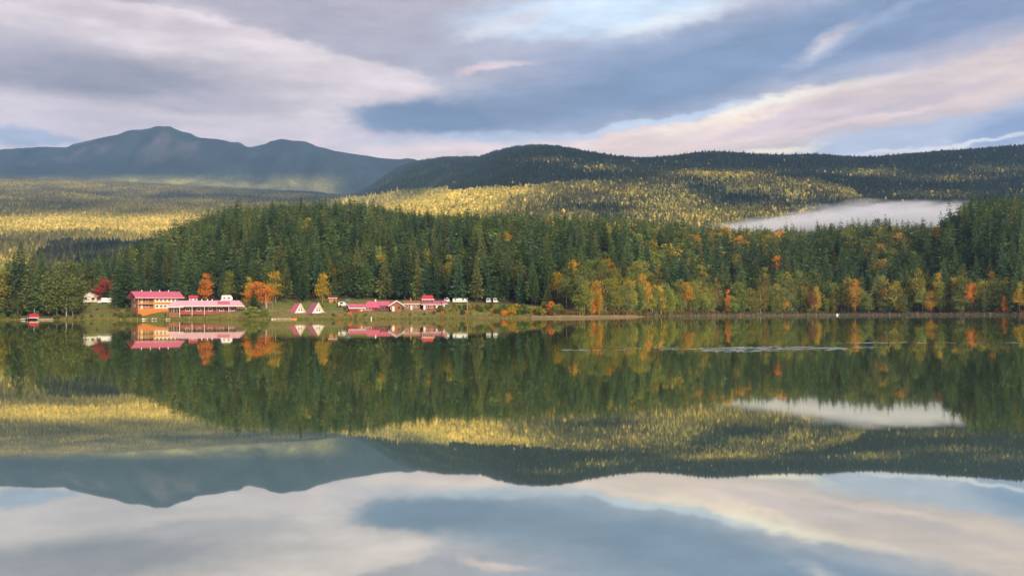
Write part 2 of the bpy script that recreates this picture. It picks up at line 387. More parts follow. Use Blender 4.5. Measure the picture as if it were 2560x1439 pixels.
def far_z(u, y):
    u = np.asarray(u, float); y = np.asarray(y, float)
    rows = far_py(u.ravel()); yy = y.ravel(); out = np.zeros(len(yy))
    w2 = sstep(900, 1650, u.ravel()); yc = np.interp(yy, FDX, FD); yc = yc * (1 - w2) + w2 * np.interp(yy, FDR, FD)      # the right hand hills stand nearer
    k = np.clip(np.searchsorted(FD, yc) - 1, 0, len(FD) - 2); FDa = np.array(FD, float)
    t = (yc - FDa[k]) / (FDa[k + 1] - FDa[k]); t = np.clip(t, 0, 1)
    c = np.arange(len(yy)); t2 = np.where((k == 5) | (k == 8), 1 - (1 - t) ** 2 * 1.0, t); t2 = np.where((k == 6) | (k == 9), t ** 2, t2)
    p = rows[k, c] * (1 - t2) + rows[k + 1, c] * t2
    z = CAMH + (hor(u.ravel()) - p) * yy / F
    x = (u.ravel() - 1280) / F * yy
    amp = np.interp(yc, [1280, 1800, 3400, 5000, 5200, 6200, 8000, 9600, 9800, 12500], [0, 14, 40, 16, 6, 20, 120, 34, 6, 40])
    z += amp * fbm(x / 420, yy / 420, 4, 21)
    far = np.interp(yc, [6200, 7600, 9500, 9800, 12500], [0, 1, .8, 0, 1])
    z += far * (90 * (1 - 2 * np.abs(fbm(x / 700 + .3 * fbm(x / 900, yy / 900, 2, 63), yy / 900, 4, 61))) - 45 + 22 * fbm(x / 120, yy / 200, 3, 67))
    return z.reshape(u.shape)

# vegetation of the far country
FOOT = [(0, 530), (850, 500), (1000, 486), (1150, 472), (1300, 462), (1500, 452), (1620, 448), (1720, 424), (1900, 430), (2050, 448), (2130, 468), (2200, 510), (2560, 520)]
def gold_share(u, y, z):
    """how much of the wood is autumn gold there (0..1)"""
    py = hor(u) - (z - CAMH) / y * F; x = (u - 1280) / F * y
    n = fbm(x / 160, y / 300, 4, 31); n2 = fbm(x / 45, y / 120, 3, 37); n3 = fbm(x / 500, y / 1100, 3, 39)
    left = .42 + .16 * sstep(530, 548, py) + .75 * np.exp(-((py - 566 - 8 * n3) / 20) ** 2) * sstep(700, 420, u) + .3 * n + .35 * n3
    left = left - .22 * np.exp(-((py - 505 - 6 * n) / 16) ** 2)
    left = np.where(py > 606 + 14 * n + 60 * sstep(170, 30, u), .12 + .3 * n2, left)  # low conifer strip; the cloud shadow on it is put in as fewer golds
    left = left + .35 * np.exp(-((py - 466) / 14) ** 2) * sstep(420, 120, u)
    left = left * sstep(430, 455, py) + .02
    foot = ip(u, FOOT) + 12 * n
    amt = ip(u, [(850, .85), (1000, .95), (1300, .72), (1500, .46), (1700, .30), (2100, .22), (2300, .10), (2560, .08)])
    right = np.where(py > foot, amt * (1 - .25 * sstep(30, -10, py - foot)) + .65 * n + .3 * n2, .02 + .10 * np.maximum(n2, 0))
    for (cx, cy, rx, ry, a) in ((2180, 432, 70, 9, .5), (2390, 446, 100, 8, .4), (1500, 420, 60, 7, .4), (2350, 488, 130, 10, .25), (2500, 425, 90, 9, .25), (1370, 402, 60, 5, .3), (1790, 434, 150, 9, .35)):
        right = right + a * np.exp(-((u - cx) / rx) ** 2 - ((py - cy) / ry) ** 2)
    w = sstep(760, 900, u)
    return np.clip(left * (1 - w) + right * w, 0, 1), py
GOLD = np.array([(.80, .60, .12), (.50, .43, .10), (.29, .31, .08), (.50, .27, .08), (.17, .21, .07)])  # autumn leaf tones, the golds brightened to stand for sun patches
DARK = np.array([(.014, .028, .022), (.020, .038, .024), (.012, .025, .024), (.030, .046, .028)])  # conifer tones, darkened to stand for cloud shade on the far hills

def terrain_mat(name, grass=False):
    m, t, b = material(name); b.inputs['Roughness'].default_value = .95; b.inputs['Specular IOR Level'].default_value = .1
    a = t.nodes.new('ShaderNodeAttribute'); a.attribute_name = 'tint'
    g = t.nodes.new('ShaderNodeTexCoord'); n = t.nodes.new('ShaderNodeTexNoise'); n.inputs['Scale'].default_value = .5 if grass else .03; n.inputs['Detail'].default_value = 8
    n.inputs['Roughness'].default_value = .65
    t.links.new(g.outputs['Object'], n.inputs['Vector'])
    r = t.nodes.new('ShaderNodeMapRange'); r.inputs['From Min'].default_value = .3; r.inputs['From Max'].default_value = .7
    r.inputs['To Min'].default_value = .55; r.inputs['To Max'].default_value = 1.45; t.links.new(n.outputs['Fac'], r.inputs['Value'])
    v = t.nodes.new('ShaderNodeVectorMath'); v.operation = 'SCALE'; t.links.new(a.outputs['Color'], v.inputs[0]); t.links.new(r.outputs[0], v.inputs['Scale'])
    t.links.new(v.outputs[0], b.inputs['Base Color'])
    bn = t.nodes.new('ShaderNodeBump'); bn.inputs['Strength'].default_value = .6; bn.inputs['Distance'].default_value = .1 if grass else 6
    t.links.new(n.outputs['Fac'], bn.inputs['Height']); t.links.new(bn.outputs[0], b.inputs['Normal'])
    return m
def grid_mesh(name, X, Y, Z, mt, C):
    r, c = X.shape; V = np.stack([X, Y, Z], -1).reshape(-1, 3)
    i = np.arange(r - 1)[:, None] * c + np.arange(c - 1)[None, :]
    Fc = np.stack([i, i + 1, i + c + 1, i + c], -1).reshape(-1, 4)
    o = bpy.data.objects.new(name, np_mesh(name, V, Fc, [mt], col=C.reshape(-1, 3), smooth=True)); COL.objects.link(o); return o

# near ground: rows follow the shoreline
uu = np.concatenate([np.arange(-900, 0, 20), np.arange(0, 2560, 5), np.arange(2560, 3501, 20)]).astype(float)
dd = np.concatenate([[-40, -18, -8, -4, -2, -1, -.4], np.arange(0, 12, .8), np.arange(12, 40, 2), np.arange(40, 130, 5), np.arange(130, 520, 12)]).astype(float)
DG, UG = np.meshgrid(dd, uu, indexing='ij')
YG = shore_d(UG) + DG; XG = (UG - 1280) / F * YG
tail = np.array([1320.0, 1420.0])
YT = np.repeat(tail[:, None], len(uu), 1); UT = np.repeat(uu[None, :], 2, 0)
YG = np.vstack([YG, YT]); UG = np.vstack([UG, UT]); XG = (UG - 1280) / F * YG; DG = YG - shore_d(UG)
ZG = near_z(XG, YG); ZG[-1] -= 30
n1 = fbm(XG / 9, YG / 5, 4, 51)[..., None]; n2 = fbm(XG / 25, YG / 9, 3, 57)[..., None]; n3 = fbm(XG / 4, YG / 3, 3, 59)[..., None]
grass = np.array([.15, .19, .035]) * (1 - .5 * np.clip(n1, 0, 1)) + np.array([.17, .13, .03]) * .5 * np.clip(n1, 0, 1)
sand = np.array([.30, .20, .11]); dry = np.array([.30, .20, .07]); duff = np.array([.07, .05, .028])
C = np.broadcast_to(grass, XG.shape + (3,)).copy()
dmask = np.clip(.5 + 2.2 * n2 + 1.0 * n3, 0, 1); C = C * (1 - dmask * .7) + dry * dmask * .7
beach = (np.exp(-((DG - 2.5) / 4.0) ** 2) * np.clip(ip(UG, [(0, .15), (300, .3), (600, .35), (1000, .5), (1100, .7), (1180, .9), (1300, .95), (1560, 1), (1620, .7), (1800, .4), (2560, .3)]) + .5 * n3[..., 0], 0, 1))[..., None]
C = C * (1 - beach) + sand * beach
path = (np.exp(-((DG - 30 - 8 * n2[..., 0]) / 4) ** 2) * (UG > 560) * (UG < 1100) * .8)[..., None]; C = C * (1 - path) + np.array([.36, .25, .17]) * path
lawn_e = ip(UG, [(0, 6), (200, 10), (230, 96), (1000, 95), (1350, 50), (1420, 12), (1700, 6), (2560, 5)])
wood = sstep(0, 12, DG - lawn_e)[..., None]; C = C * (1 - wood) + duff * wood
wet = sstep(.6, -.1, DG)[..., None]; C = C * (1 - wet * .6)
tag(grid_mesh('ground', XG, YG, ZG, terrain_mat('ground_grass', True), C), 'grassy shore and wooded slope beyond the lake', kind='structure')

# far hills and mountain, one sheet in two pieces
uf = np.arange(-900, 3501, 9.0)
def far_sheet(name, rows, label, freq):
    YF, UF = np.meshgrid(rows, uf, indexing='ij'); ZF = far_z(UF, YF); XF = (UF - 1280) / F * YF
    g, py = gold_share(UF, YF, ZF)
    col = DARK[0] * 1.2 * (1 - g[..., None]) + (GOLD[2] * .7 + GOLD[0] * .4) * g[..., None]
    col = col * np.clip(1 + .55 * fbm(XF / 330, YF / 500, 4, 83) + .5 * fbm(XF / 90, YF / 200, 3, 87), .35, 2.2)[..., None]
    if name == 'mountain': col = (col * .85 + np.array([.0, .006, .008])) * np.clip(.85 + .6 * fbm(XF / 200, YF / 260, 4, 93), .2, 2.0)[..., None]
    rock = (np.clip(fbm(XF / 300, YF / 420, 4, 77) * 2.4 - .55, 0, 1) * sstep(8600, 9500, YF) * sstep(720, 600, UF))[..., None]
    col = col * (1 - rock) + np.array([.13, .115, .11]) * rock
    return tag(grid_mesh(name, XF, YF, ZF, terrain_mat(name + '_cover'), col), label, kind='structure')
far_sheet('hills', np.concatenate([np.arange(1280, 3400, 35), np.arange(3400, 7500, 45)]), 'wooded hills and valley beyond the near forest', 1)
far_sheet('mountain', np.concatenate([np.arange(7450, 9500, 70), np.arange(9500, 10100, 40), np.arange(10100, 12500, 200)]), 'distant blue mountain with bare rocky summit', 1)

# ------------------------------------------------------------------ water
m, t, b = material('lake_water')
dif = t.nodes.new('ShaderNodeBsdfDiffuse'); dif.inputs[0].default_value = (.11, .16, .08, 1)
gl = t.nodes.new('ShaderNodeBsdfGlossy'); gl.inputs['Color'].default_value = (.93, .93, .80, 1); gl.inputs['Roughness'].default_value = .026
ms = t.nodes.new('ShaderNodeMixShader'); ms.inputs[0].default_value = .90
tcn = t.nodes.new('ShaderNodeTexCoord'); mp = t.nodes.new('ShaderNodeMapping'); mp.inputs['Scale'].default_value = (.5, .12, 1)
t.links.new(tcn.outputs['Object'], mp.inputs[0])
n = t.nodes.new('ShaderNodeTexNoise'); n.inputs['Scale'].default_value = .35; n.inputs['Detail'].default_value = 3; t.links.new(mp.outputs[0], n.inputs['Vector'])
mp2 = t.nodes.new('ShaderNodeMapping'); mp2.inputs['Scale'].default_value = (.020, .045, 1); t.links.new(tcn.outputs['Object'], mp2.inputs[0])
n2_ = t.nodes.new('ShaderNodeTexNoise'); n2_.inputs['Scale'].default_value = 1.0; n2_.inputs['Detail'].default_value = 5; t.links.new(mp2.outputs[0], n2_.inputs['Vector'])
rr_ = t.nodes.new('ShaderNodeMapRange'); rr_.inputs['From Min'].default_value = .42; rr_.inputs['From Max'].default_value = .66; rr_.inputs['To Min'].default_value = .016; rr_.inputs['To Max'].default_value = .036
t.links.new(n2_.outputs['Fac'], rr_.inputs['Value']); t.links.new(rr_.outputs[0], gl.inputs['Roughness'])
bn = t.nodes.new('ShaderNodeBump'); bn.inputs['Strength'].default_value = .5; bn.inputs['Distance'].default_value = .006
t.links.new(n.outputs['Fac'], bn.inputs['Height']); t.links.new(bn.outputs[0], gl.inputs['Normal'])
t.links.new(dif.outputs[0], ms.inputs[1]); t.links.new(gl.outputs[0], ms.inputs[2]); t.links.new(ms.outputs[0], t.nodes['Material Output'].inputs['Surface'])
o = MB().poly([(-1400, -45, 0), (1400, -45, 0), (1400, 1200, 0), (-1400, 1200, 0)]).build('water', m)
tag(o, 'calm lake mirroring the forest, hills and clouds', kind='structure')

# ------------------------------------------------------------------ tree templates (unit height, z up)
def trunk_tmpl(h, r, n=6):
    V = []; Fq = []
    zs = [-.04, h * .5, h]; rs = [r, r * .62, r * .12]
    for z, q in zip(zs, rs):
        for i in range(n): a = 2 * math.pi * i / n; V.append((q * math.cos(a), q * math.sin(a), z))
    for k in range(2):
        for i in range(n): j = (i + 1) % n; Fq.append((k*n+i, k*n+j, (k+1)*n+j, (k+1)*n+i))
    return np.array(V), np.array(Fq)
def leaf_quads(P, D, wdt, ln, rg):
    """P centres, D long direction, sizes -> quads with random roll"""
    n = len(P); D = D / np.linalg.norm(D, axis=1, keepdims=True)
    r = rg.normal(size=(n, 3)); s = np.cross(D, r); s /= np.linalg.norm(s, axis=1, keepdims=True) + 1e-9
    a = P - D * ln[:, None] * .5; c = P + D * ln[:, None] * .5
    V = np.stack([a, P + s * wdt[:, None] * .5, c, P - s * wdt[:, None] * .5], 1).reshape(-1, 3)
    return V, np.arange(4 * n).reshape(-1, 4)
def conifer_crown(rg, levels, nb, seg, R=.16, t0=.10, full=.8, fat=1.0):
    P = []; D = []; w = []; l = []
    lop = rg.uniform(0, 6.28); k1 = rg.uniform(.0, .22)
    for k in range(levels):
        t = t0 + (1 - t0) * ((k + rg.uniform(-.3, .3)) / levels); t = min(max(t, t0), .985)
        s = (t - t0) / (1 - t0)
        rad = R * min((1 - s) ** full * 1.08, .55 + 3.0 * s) * rg.uniform(.78, 1.15)
        a0 = rg.uniform(0, 6.28)
        for j in range(max(4, int(nb * (1 - .5 * s)))):
            a = a0 + 6.283 * j / max(4, int(nb * (1 - .5 * s))) + rg.uniform(-.35, .35)
            rr = rad * rg.uniform(.62, 1.18) * (1 + k1 * math.cos(a - lop))
            droop = rg.uniform(.15, .45) * (1 - .7 * s) 
            for q in range(seg):
                f = (q + .6) / seg
                c = np.array([math.cos(a) * rr * f, math.sin(a) * rr * f, t - droop * rr * f + .012 * rg.normal()])
                P.append(c + rg.normal(size=3) * .006)
                D.append(np.array([math.cos(a), math.sin(a), -droop]) + rg.normal(size=3) * .35)
                w.append(rg.uniform(.024, .042) * fat * (1 - .78 * s)); l.append(rr / seg * 1.6 + .010)
    P.append(np.array([0, 0, .985])); D.append(np.array([0.02, 0, 1])); w.append(.012); l.append(.05)
    return leaf_quads(np.array(P), np.array(D), np.array(w), np.array(l), rg)
def broad_crown(rg, clumps, per, R=.2, zc=.62, hz=.36, size=.035, top=1.0):
    P = []
    for c in range(clumps):
        while True:
            p = rg.uniform(-1, 1, 3)
            if np.linalg.norm(p) < 1 and np.linalg.norm(p) > .25: break
        taper = 1 - .35 * max(p[2], 0) * top
        c0 = np.array([p[0] * R * taper, p[1] * R * taper, zc + p[2] * hz])
        rr = rg.uniform(.04, .085)
        P.append(c0 + rg.normal(size=(int(per * rg.uniform(.6, 1.4)), 3)) * rr * np.array([.75, .75, .6]))
    P = np.concatenate(P); n = len(P)
    D = rg.normal(size=(n, 3)) + np.array([0, 0, -.3])
    return leaf_quads(P, D, rg.uniform(.6, 1.2, n) * size, rg.uniform(.8, 1.5, n) * size, rg)
rg = np.random.default_rng(3)
CON = [conifer_crown(rg, 38, 12, 4, R=r, t0=t0, full=fu) for r, t0, fu in ((.18, .08, .8), (.20, .06, .7), (.16, .14, .9), (.175, .10, .75), (.21, .12, .6), (.15, .07, .85), (.185, .2, .65), (.195, .09, .8))]
CON_LO = [conifer_crown(rg, 18, 7, 2, R=r, t0=t0, full=fu, fat=1.9) for r, t0, fu in ((.18, .1, .8), (.20, .1, .7), (.16, .14, .9), (.175, .12, .75), (.21, .12, .6), (.185, .2, .65))]
BRO = [broad_crown(rg, c, 52, R=r, zc=zc, hz=hz, size=.028) for c, r, zc, hz in ((40, .21, .54, .44), (54, .25, .50, .47), (36, .15, .55, .44), (34, .19, .64, .34), (60, .29, .48, .48), (34, .14, .54, .44))]
BRO_LO = [broad_crown(rg, 16, 12, R=r, zc=.58, hz=.38, size=.06) for r in (.17, .21, .14, .24)]
BUSH = [broad_crown(rg, 60, 30, R=.55, zc=.48, hz=.48, size=.085, top=.4) for _ in range(4)]
T_CON = trunk_tmpl(.95, .013); T_BRO = trunk_tmpl(.85, .011); T_BUSH = trunk_tmpl(.5, .02)
def limbs_tmpl(rg, base, n=7):
    V = [base[0]]; Fq = [base[1]]; off = len(base[0])
    for k in range(n):
        z = rg.uniform(.3, .75); a = rg.uniform(0, 6.28); l = rg.uniform(.08, .16)
        p0 = np.array([0, 0, z]); p1 = p0 + np.array([math.cos(a) * l, math.sin(a) * l, l * 1.1]); r = .004
        vv = []
        for p, q in ((p0, r), (p1, r * .3)):
            for i in range(3): b = 2.094 * i; vv.append(p + np.array([math.cos(b) * q, math.sin(b) * q, 0]))
        V.append(np.array(vv)); Fq.append(np.array([(off+i, off+(i+1)%3, off+3+(i+1)%3, off+3+i) for i in range(3)])); off += 6
    return np.concatenate(V), np.concatenate(Fq)
T_BRO = limbs_tmpl(rg, T_BRO)
def proto_mesh(name, VF, mt): return np_mesh(name, VF[0], VF[1], [mt])
ME_CON = [proto_mesh('conifer_crown', c, M['leaf']) for c in CON]
ME_BRO = [proto_mesh('leafy_crown', c, M['leaf']) for c in BRO]
ME_BUSH = [proto_mesh('bush_crown', c, M['leaf']) for c in BUSH]
ME_TC = proto_mesh('conifer_trunk', T_CON, M['bark']); ME_TB = proto_mesh('pale_trunk', T_BRO, M['birch']); ME_TS = proto_mesh('shrub_stem', T_BUSH, M['bark'])

def tree(kind, x, y, h, wid, color, label, cat, group=None, var=None, name=None, z=None, rz=None):
    z = zn(x, y) - .15 if z is None else z
    nm = name or {'c': 'conifer_tree', 'b': 'aspen_tree', 's': 'shrub'}[kind]
    r = empty(nm, (x, y, z), random.uniform(0, 6.28) if rz is None else rz, label, cat, group)
    r.scale = (h * wid, h * wid, h)
    lst, tk, cn = {'c': (ME_CON, ME_TC, 'crown'), 'b': (ME_BRO, ME_TB, 'crown'), 's': (ME_BUSH, ME_TS, 'foliage')}[kind]
    me = lst[(var if var is not None else random.randrange(len(lst))) % len(lst)]
    c = bpy.data.objects.new(cn, me); c.color = (*color, 1); link(c, r)
    link(bpy.data.objects.new('trunk' if kind != 's' else 'stem', tk), r)
    return r

PAL = {'dark': (.058, .096, .038), 'green': (.094, .142, .044), 'blue': (.056, .100, .050), 'olivec': (.142, .160, .050),
       'olive': (.145, .165, .042), 'lime': (.21, .24, .048), 'yellow': (.52, .35, .035), 'gold': (.50, .28, .035),
       'orange': (.74, .27, .04), 'red': (.50, .08, .05), 'rust': (.22, .115, .04), 'ygreen': (.26, .23, .04)}

# trees of the near shore one can point at: kind, base px, base py, top py, width factor, colour, variant, name, label, extra distance
SPEC = [
 ('c', 52, 790, 600, .95, 'dark', 1, 'tallest dark conifer of the cluster at the far left shore', 6),
 ('c', 80, 790, 618, .85, 'olivec', 3, 'middle conifer of the far left cluster, behind the red boat', 8),
 ('c', 104, 790, 611, .85, 'green', 5, 'slim dark conifer right of the red boat, beside the big olive tree', 5),
 ('c', 34, 790, 630, 1.0, 'dark', 0, 'shaggy dark conifer leaning on the tallest one at the far left', 10),
 ('c', 124, 790, 655, 1.0, 'green', 6, 'shorter conifer squeezed behind the big olive tree at left', 14),
 ('b', 10, 793, 660, 1.4, 'ygreen', 4, 'yellow green leafy tree cut by the left edge of the view', 3),
 ('b', -20, 793, 650, 1.0, 'lime', 1, 'lime leafy tree standing just at the left frame edge', 3),
 ('b', 166, 792, 636, 1.2, 'olive', 4, 'big olive green leafy tree on the left shore beside the dock', 4),
 ('b', 142, 793, 680, 1.2, 'olive', 4, 'dull green leafy tree low in front of the big olive tree', 3),
 ('b', 182, 792, 705, .8, 'olive', 0, 'small olive leafy tree beside the cream cottage', 2),
 ('b', 262, 753, 690, 1.35, 'red', 4, 'red leafed maple behind the white box truck', 0),
 ('c', 268, 755, 705, 1.3, 'dark', 1, 'small dark spruce between the red maple and the white truck', 0),
 ('c', 316, 770, 612, .9, 'dark', 1, 'tall dark conifer just left of the orange lodge', 0),
 ('c', 296, 770, 640, 1.0, 'green', 3, 'broad conifer between the red maple and the orange lodge', 4),
 ('c', 214, 752, 655, 1.0, 'olivec', 6, 'brownish dark conifer behind the cream cottage', 16),
 ('c', 372, 752, 628, 1.15, 'olivec', 4, 'rounded olive conifer rising behind the orange lodge roof', 12),
 ('c', 412, 750, 640, 1.1, 'olivec', 6, 'olive conifer behind the right end of the orange lodge', 12),
 ('b', 516, 752, 681, 1.3, 'orange', 5, 'narrow orange tree behind the long lodge with the deck', 2),
 ('c', 528, 750, 700, 1.3, 'dark', 0, 'low dark spruce behind the ridge of the long lodge', 8),
 ('b', 573, 752, 678, 1.2, 'lime', 2, 'pale green columnar tree behind the right end of the long lodge', 2),
 ('b', 646, 766, 696, 1.9, 'orange', 4, 'broad bright orange tree in the middle of the lawn', 3),
 ('b', 624, 760, 690, .9, 'yellow', 5, 'thin yellow treetop behind the bright orange tree', 8),
 ('c', 633, 772, 718, 1.3, 'dark', 1, 'small dark spruce standing before the bright orange tree', 0),
 ('b', 689, 758, 674, 1.3, 'yellow', 0, 'yellow tree right of the bright orange tree', 4),
 ('c', 716, 758, 655, .95, 'olivec', 6, 'grey brown pine beside the yellow tree', 6),
 ('c', 757, 757, 668, 1.0, 'dark', 3, 'dark pine behind the left tent shaped cabin', 6),
 ('b', 806, 757, 683, 1.35, 'yellow', 2, 'golden poplar shaped like a flame behind the right tent shaped cabin', 4),
 ('c', 836, 750, 670, 1.0, 'green', 5, 'dark conifer behind the small orange cabin', 6),
 ('b', 838, 748, 675, .6, 'orange', 5, 'sliver of orange tree above the small orange cabin', 10),
 ('b', 1479, 790, 742, 1.0, 'orange', 0, 'small orange tree at the right end of the sandy beach', 0),
 ('b', 1498, 790, 728, .9, 'gold', 2, 'slim orange tree leaning over the sandy beach', 0),
 ('b', 1530, 788, 692, 1.1, 'ygreen', 1, 'yellow green tree with gold patches above the beach end', 8),
 ('b', 1575, 788, 694, 1.1, 'yellow', 0, 'golden tree in the thicket above the beach end', 14),
 ('b', 1612, 787, 700, 1.0, 'orange', 3, 'orange topped tree at the right of the golden thicket', 12),
 ('b', 1460, 790, 700, 1.1, 'lime', 4, 'lime green tree at the left start of the shore thicket', 6),
 ('b', 1715, 787, 700, 1.0, 'gold', 3, 'orange and green tree in the middle of the right shoreline', 5),
 ('b', 1780, 787, 712, .9, 'lime', 5, 'lime aspen left of the orange pair on the right shore', 3),
 ('b', 1819, 787, 722, .7, 'orange', 5, 'thin bright orange aspen on the right shore', 2),
 ('b', 1876, 787, 716, 1.0, 'ygreen', 0, 'yellow green aspen with several pale stems on the right shore', 3),
 ('b', 1911, 787, 708, .8, 'rust', 2, 'rust orange topped aspen beside the pale stemmed clump', 4),
 ('b', 1940, 787, 738, 1.2, 'lime', 4, 'low spreading lime tree on the right shore', 2),
 ('b', 1982, 787, 702, .9, 'olive', 5, 'tall thin aspen with olive top over bare stem', 4),
 ('b', 2042, 787, 716, .8, 'yellow', 2, 'thin yellow aspen right of the tall olive one', 4),
 ('b', 2138, 787, 694, .8, 'gold', 5, 'tall slanting golden orange aspen on the right shore', 3),
 ('b', 2120, 787, 690, .8, 'ygreen', 2, 'yellow green aspen touching the slanting golden one', 5),
 ('b', 2296, 787, 666, .8, 'ygreen', 5, 'tallest yellow topped aspen of the right shore', 8),
 ('b', 2262, 787, 730, 1.2, 'olive', 4, 'rounded olive tree left of the double orange tree', 2),
 ('b', 2327, 787, 725, 1.0, 'gold', 0, 'double orange tree near the right end of the shore', 2),
 ('b', 2346, 787, 678, .7, 'yellow', 5, 'thin yellow aspen behind the double orange tree', 10),
 ('b', 2402, 787, 684, 1.0, 'ygreen', 0, 'yellow green aspen behind the red orange tree at right', 8),
 ('b', 2428, 787, 703, .9, 'orange', 3, 'red orange tree on a pale stem at right shore', 4),
 ('b', 2462, 787, 706, .7, 'olive', 5, 'bare stemmed aspen with pale tuft at right shore', 3),
 ('b', 2511, 787, 740, .8, 'orange', 2, 'small orange tree second from the right edge', 2),
 ('b', 2548, 787, 716, .9, 'yellow', 3, 'yellow orange tree at the right frame edge', 3),
]
reserved = []; fronted = []
for (k, px, pb, pt, wd, colr, var, lab, ex) in SPEC:
    x, y, z = ground_at(px, pb)
    y += ex * (.3 if px < 215 else 1); x = (px - 1280) / F * y; z = zn(x, y)
    h = CAMH + (hor(px) - pt) / F * y - z
    if k == 'c': wd = wd * (1.3 if px < 800 else 1.1)
    nm = 'conifer_tree' if k == 'c' else 'maple_tree' if 'maple' in lab else 'poplar_tree' if 'poplar' in lab else 'aspen_tree' if 'aspen' in lab else 'leafy_tree'
    c = np.array(PAL[colr])
    o = tree(k, x, y, h, wd, c, lab, 'conifer' if k == 'c' else 'leafy tree', None, var, nm)
    reserved.append((x, y, 3.0)); fronted.append((px, y, 13 if 210 < px < 870 else 0))
# hillside trees in colour, by the picture height of their tops
HILLC = [(1612, 598, 640, 'gold', 1.1, 'bright golden tree high on the slope, largest of its colour there'), (1500, 628, 650, 'red', 1.1, 'lone red tree in the middle of the wooded slope'),
         (1155, 618, 660, 'lime', 1.0, 'lime green poplar standing in the middle of the dark slope'), (1060, 575, 612, 'ygreen', .7, 'slim yellow green tree near the left ridge'),
         (1035, 600, 630, 'olive', 1.0, 'olive tree left of the slim yellow green one'), (1710, 600, 640, 'ygreen', 1.0, 'yellow green tree right of the bright golden tree'),
         (1645, 612, 650, 'olive', 1.2, 'olive tree touching the bright golden tree'), (1940, 612, 655, 'ygreen', 1.0, 'yellow green tree on the upper right slope'),
         (2030, 585, 620, 'gold', 1.0, 'gold tree under the skyline near the fog'), (2088, 630, 668, 'ygreen', 1.0, 'yellow green tree below the fog bank'),
         (1870, 625, 660, 'yellow', .9, 'yellow tree on the slope below the ridge dip'), (1840, 596, 625, 'olive', 1.1, 'olive tree near the ridge dip'),
         (2266, 575, 600, 'gold', 1.0, 'small gold tree on the ridge below the fog'), (2335, 568, 600, 'ygreen', 1.3, 'yellow green tree on the ridge beside the tall right conifers'),
         (835, 672, 700, 'orange', .6, 'thin orange tree on the dark slope above the orange cabin'), (775, 563, 580, 'gold', .8, 'tiny gold tree high on the left slope')]
def slope_at(px, py, dmin):
    return ground_at(px, py, dmin, 520)
for (px, pt, pb, colr, wd, lab) in HILLC:
    x, y, z = slope_at(px, pb, 25); h = max(CAMH + (hor(px) - pt) / F * y - z, 8)
    tree('b', x, y, h, wd * 1.15, PAL[colr], lab, 'leafy tree', None, None, 'leafy_tree'); reserved.append((x, y, 4.0)); fronted.append((px, y, 15))

# ------------------------------------------------------------------ the random forest
FRONT = [(-900, 6), (0, 8), (190, 16), (212, 100), (300, 100), (330, 78), (450, 98), (860, 104), (1100, 84), (1300, 66), (1400, 40), (1450, 10), (1600, 3), (3500, 3)]
cand = []
sp0 = 6.0
ys = np.arange(370, 960, sp0)
for Y in ys:
    xs = np.arange(-Y * .62, Y * .66, sp0)
    X = xs + rng.uniform(-.48, .48, len(xs)) * sp0; YY = Y + rng.uniform(-.48, .48, len(xs)) * sp0
    U = 1280 + F * X / YY; d = YY - shore_d(U)
    ok = (d > ip(U, FRONT)) & (YY < ip(U, RIDGE_D) + 45) & (U > -260) & (U < 2820)
    for x, y, u, dd_ in zip(X[ok], YY[ok], U[ok], d[ok]): cand.append((x, y, u, dd_))
for Y in np.arange(400, 680, 4.6):
    xs = np.arange(-Y * .1, Y * .66, 4.6)
    X = xs + rng.uniform(-.45, .45, len(xs)) * 4.6; YY = Y + rng.uniform(-.45, .45, len(xs)) * 4.6
    U = 1280 + F * X / YY; d = YY - shore_d(U)
    ok = (d > ip(U, FRONT)) & (d < 17) & (U > 1400) & (U < 2820)
    for x, y, u, dd_ in zip(X[ok], YY[ok], U[ok], d[ok]): cand.append((x, y, u, dd_))
cand = np.array(cand)
res = np.array(reserved)
dm = np.min(np.hypot(cand[:, None, 0] - res[None, :, 0], cand[:, None, 1] - res[None, :, 1]) - res[None, :, 2], axis=1)
keep = dm > 0
for px_, y_, w_ in fronted: keep &= ~((np.abs(cand[:, 2] - px_) < w_) & (cand[:, 1] < y_ + 1) & (cand[:, 1] > y_ - 34))
cand = cand[keep]
nC = len(cand); X, Y, U, D = cand.T; Z = near_z(X, Y) - .2
patch = fbm(X / 28, Y / 40, 3, 91)
pb_ = np.where((U > 1420) & (D < 38), .93 - .012 * D, np.where((U > 1500) & (U < 2250), .30 + .5 * np.clip(patch, -.4, 1), np.where(U > 2250, .07 + .2 * patch, .035 + .10 * np.maximum(patch, 0))))
pb_ = np.where((U > 200) & (U < 640) & (D < 190), 0, pb_); pb_ = np.where((U < 200) & (D < 40), .5, pb_); pb_ = np.where((U > 1380) & (U < 1660) & (D < 75), .9, pb_)
isb = rng.uniform(size=nC) < pb_
H = np.where(isb, rng.normal(15, 2.6, nC), rng.normal(18.5, 4.3, nC)); H = np.clip(H, 9, 29)
H = np.where(~isb & (D < 12) & (U > 1400), H * .7, H); H = np.where(isb & (D < 18) & (U > 1400), rng.uniform(8, 20, nC), H)
H = np.where((U > 2360) & ~isb, H * 1.3, H)
H = np.where((U > 1380) & (U < 1680) & (D < 70) & isb, rng.uniform(8, 17, nC), H)
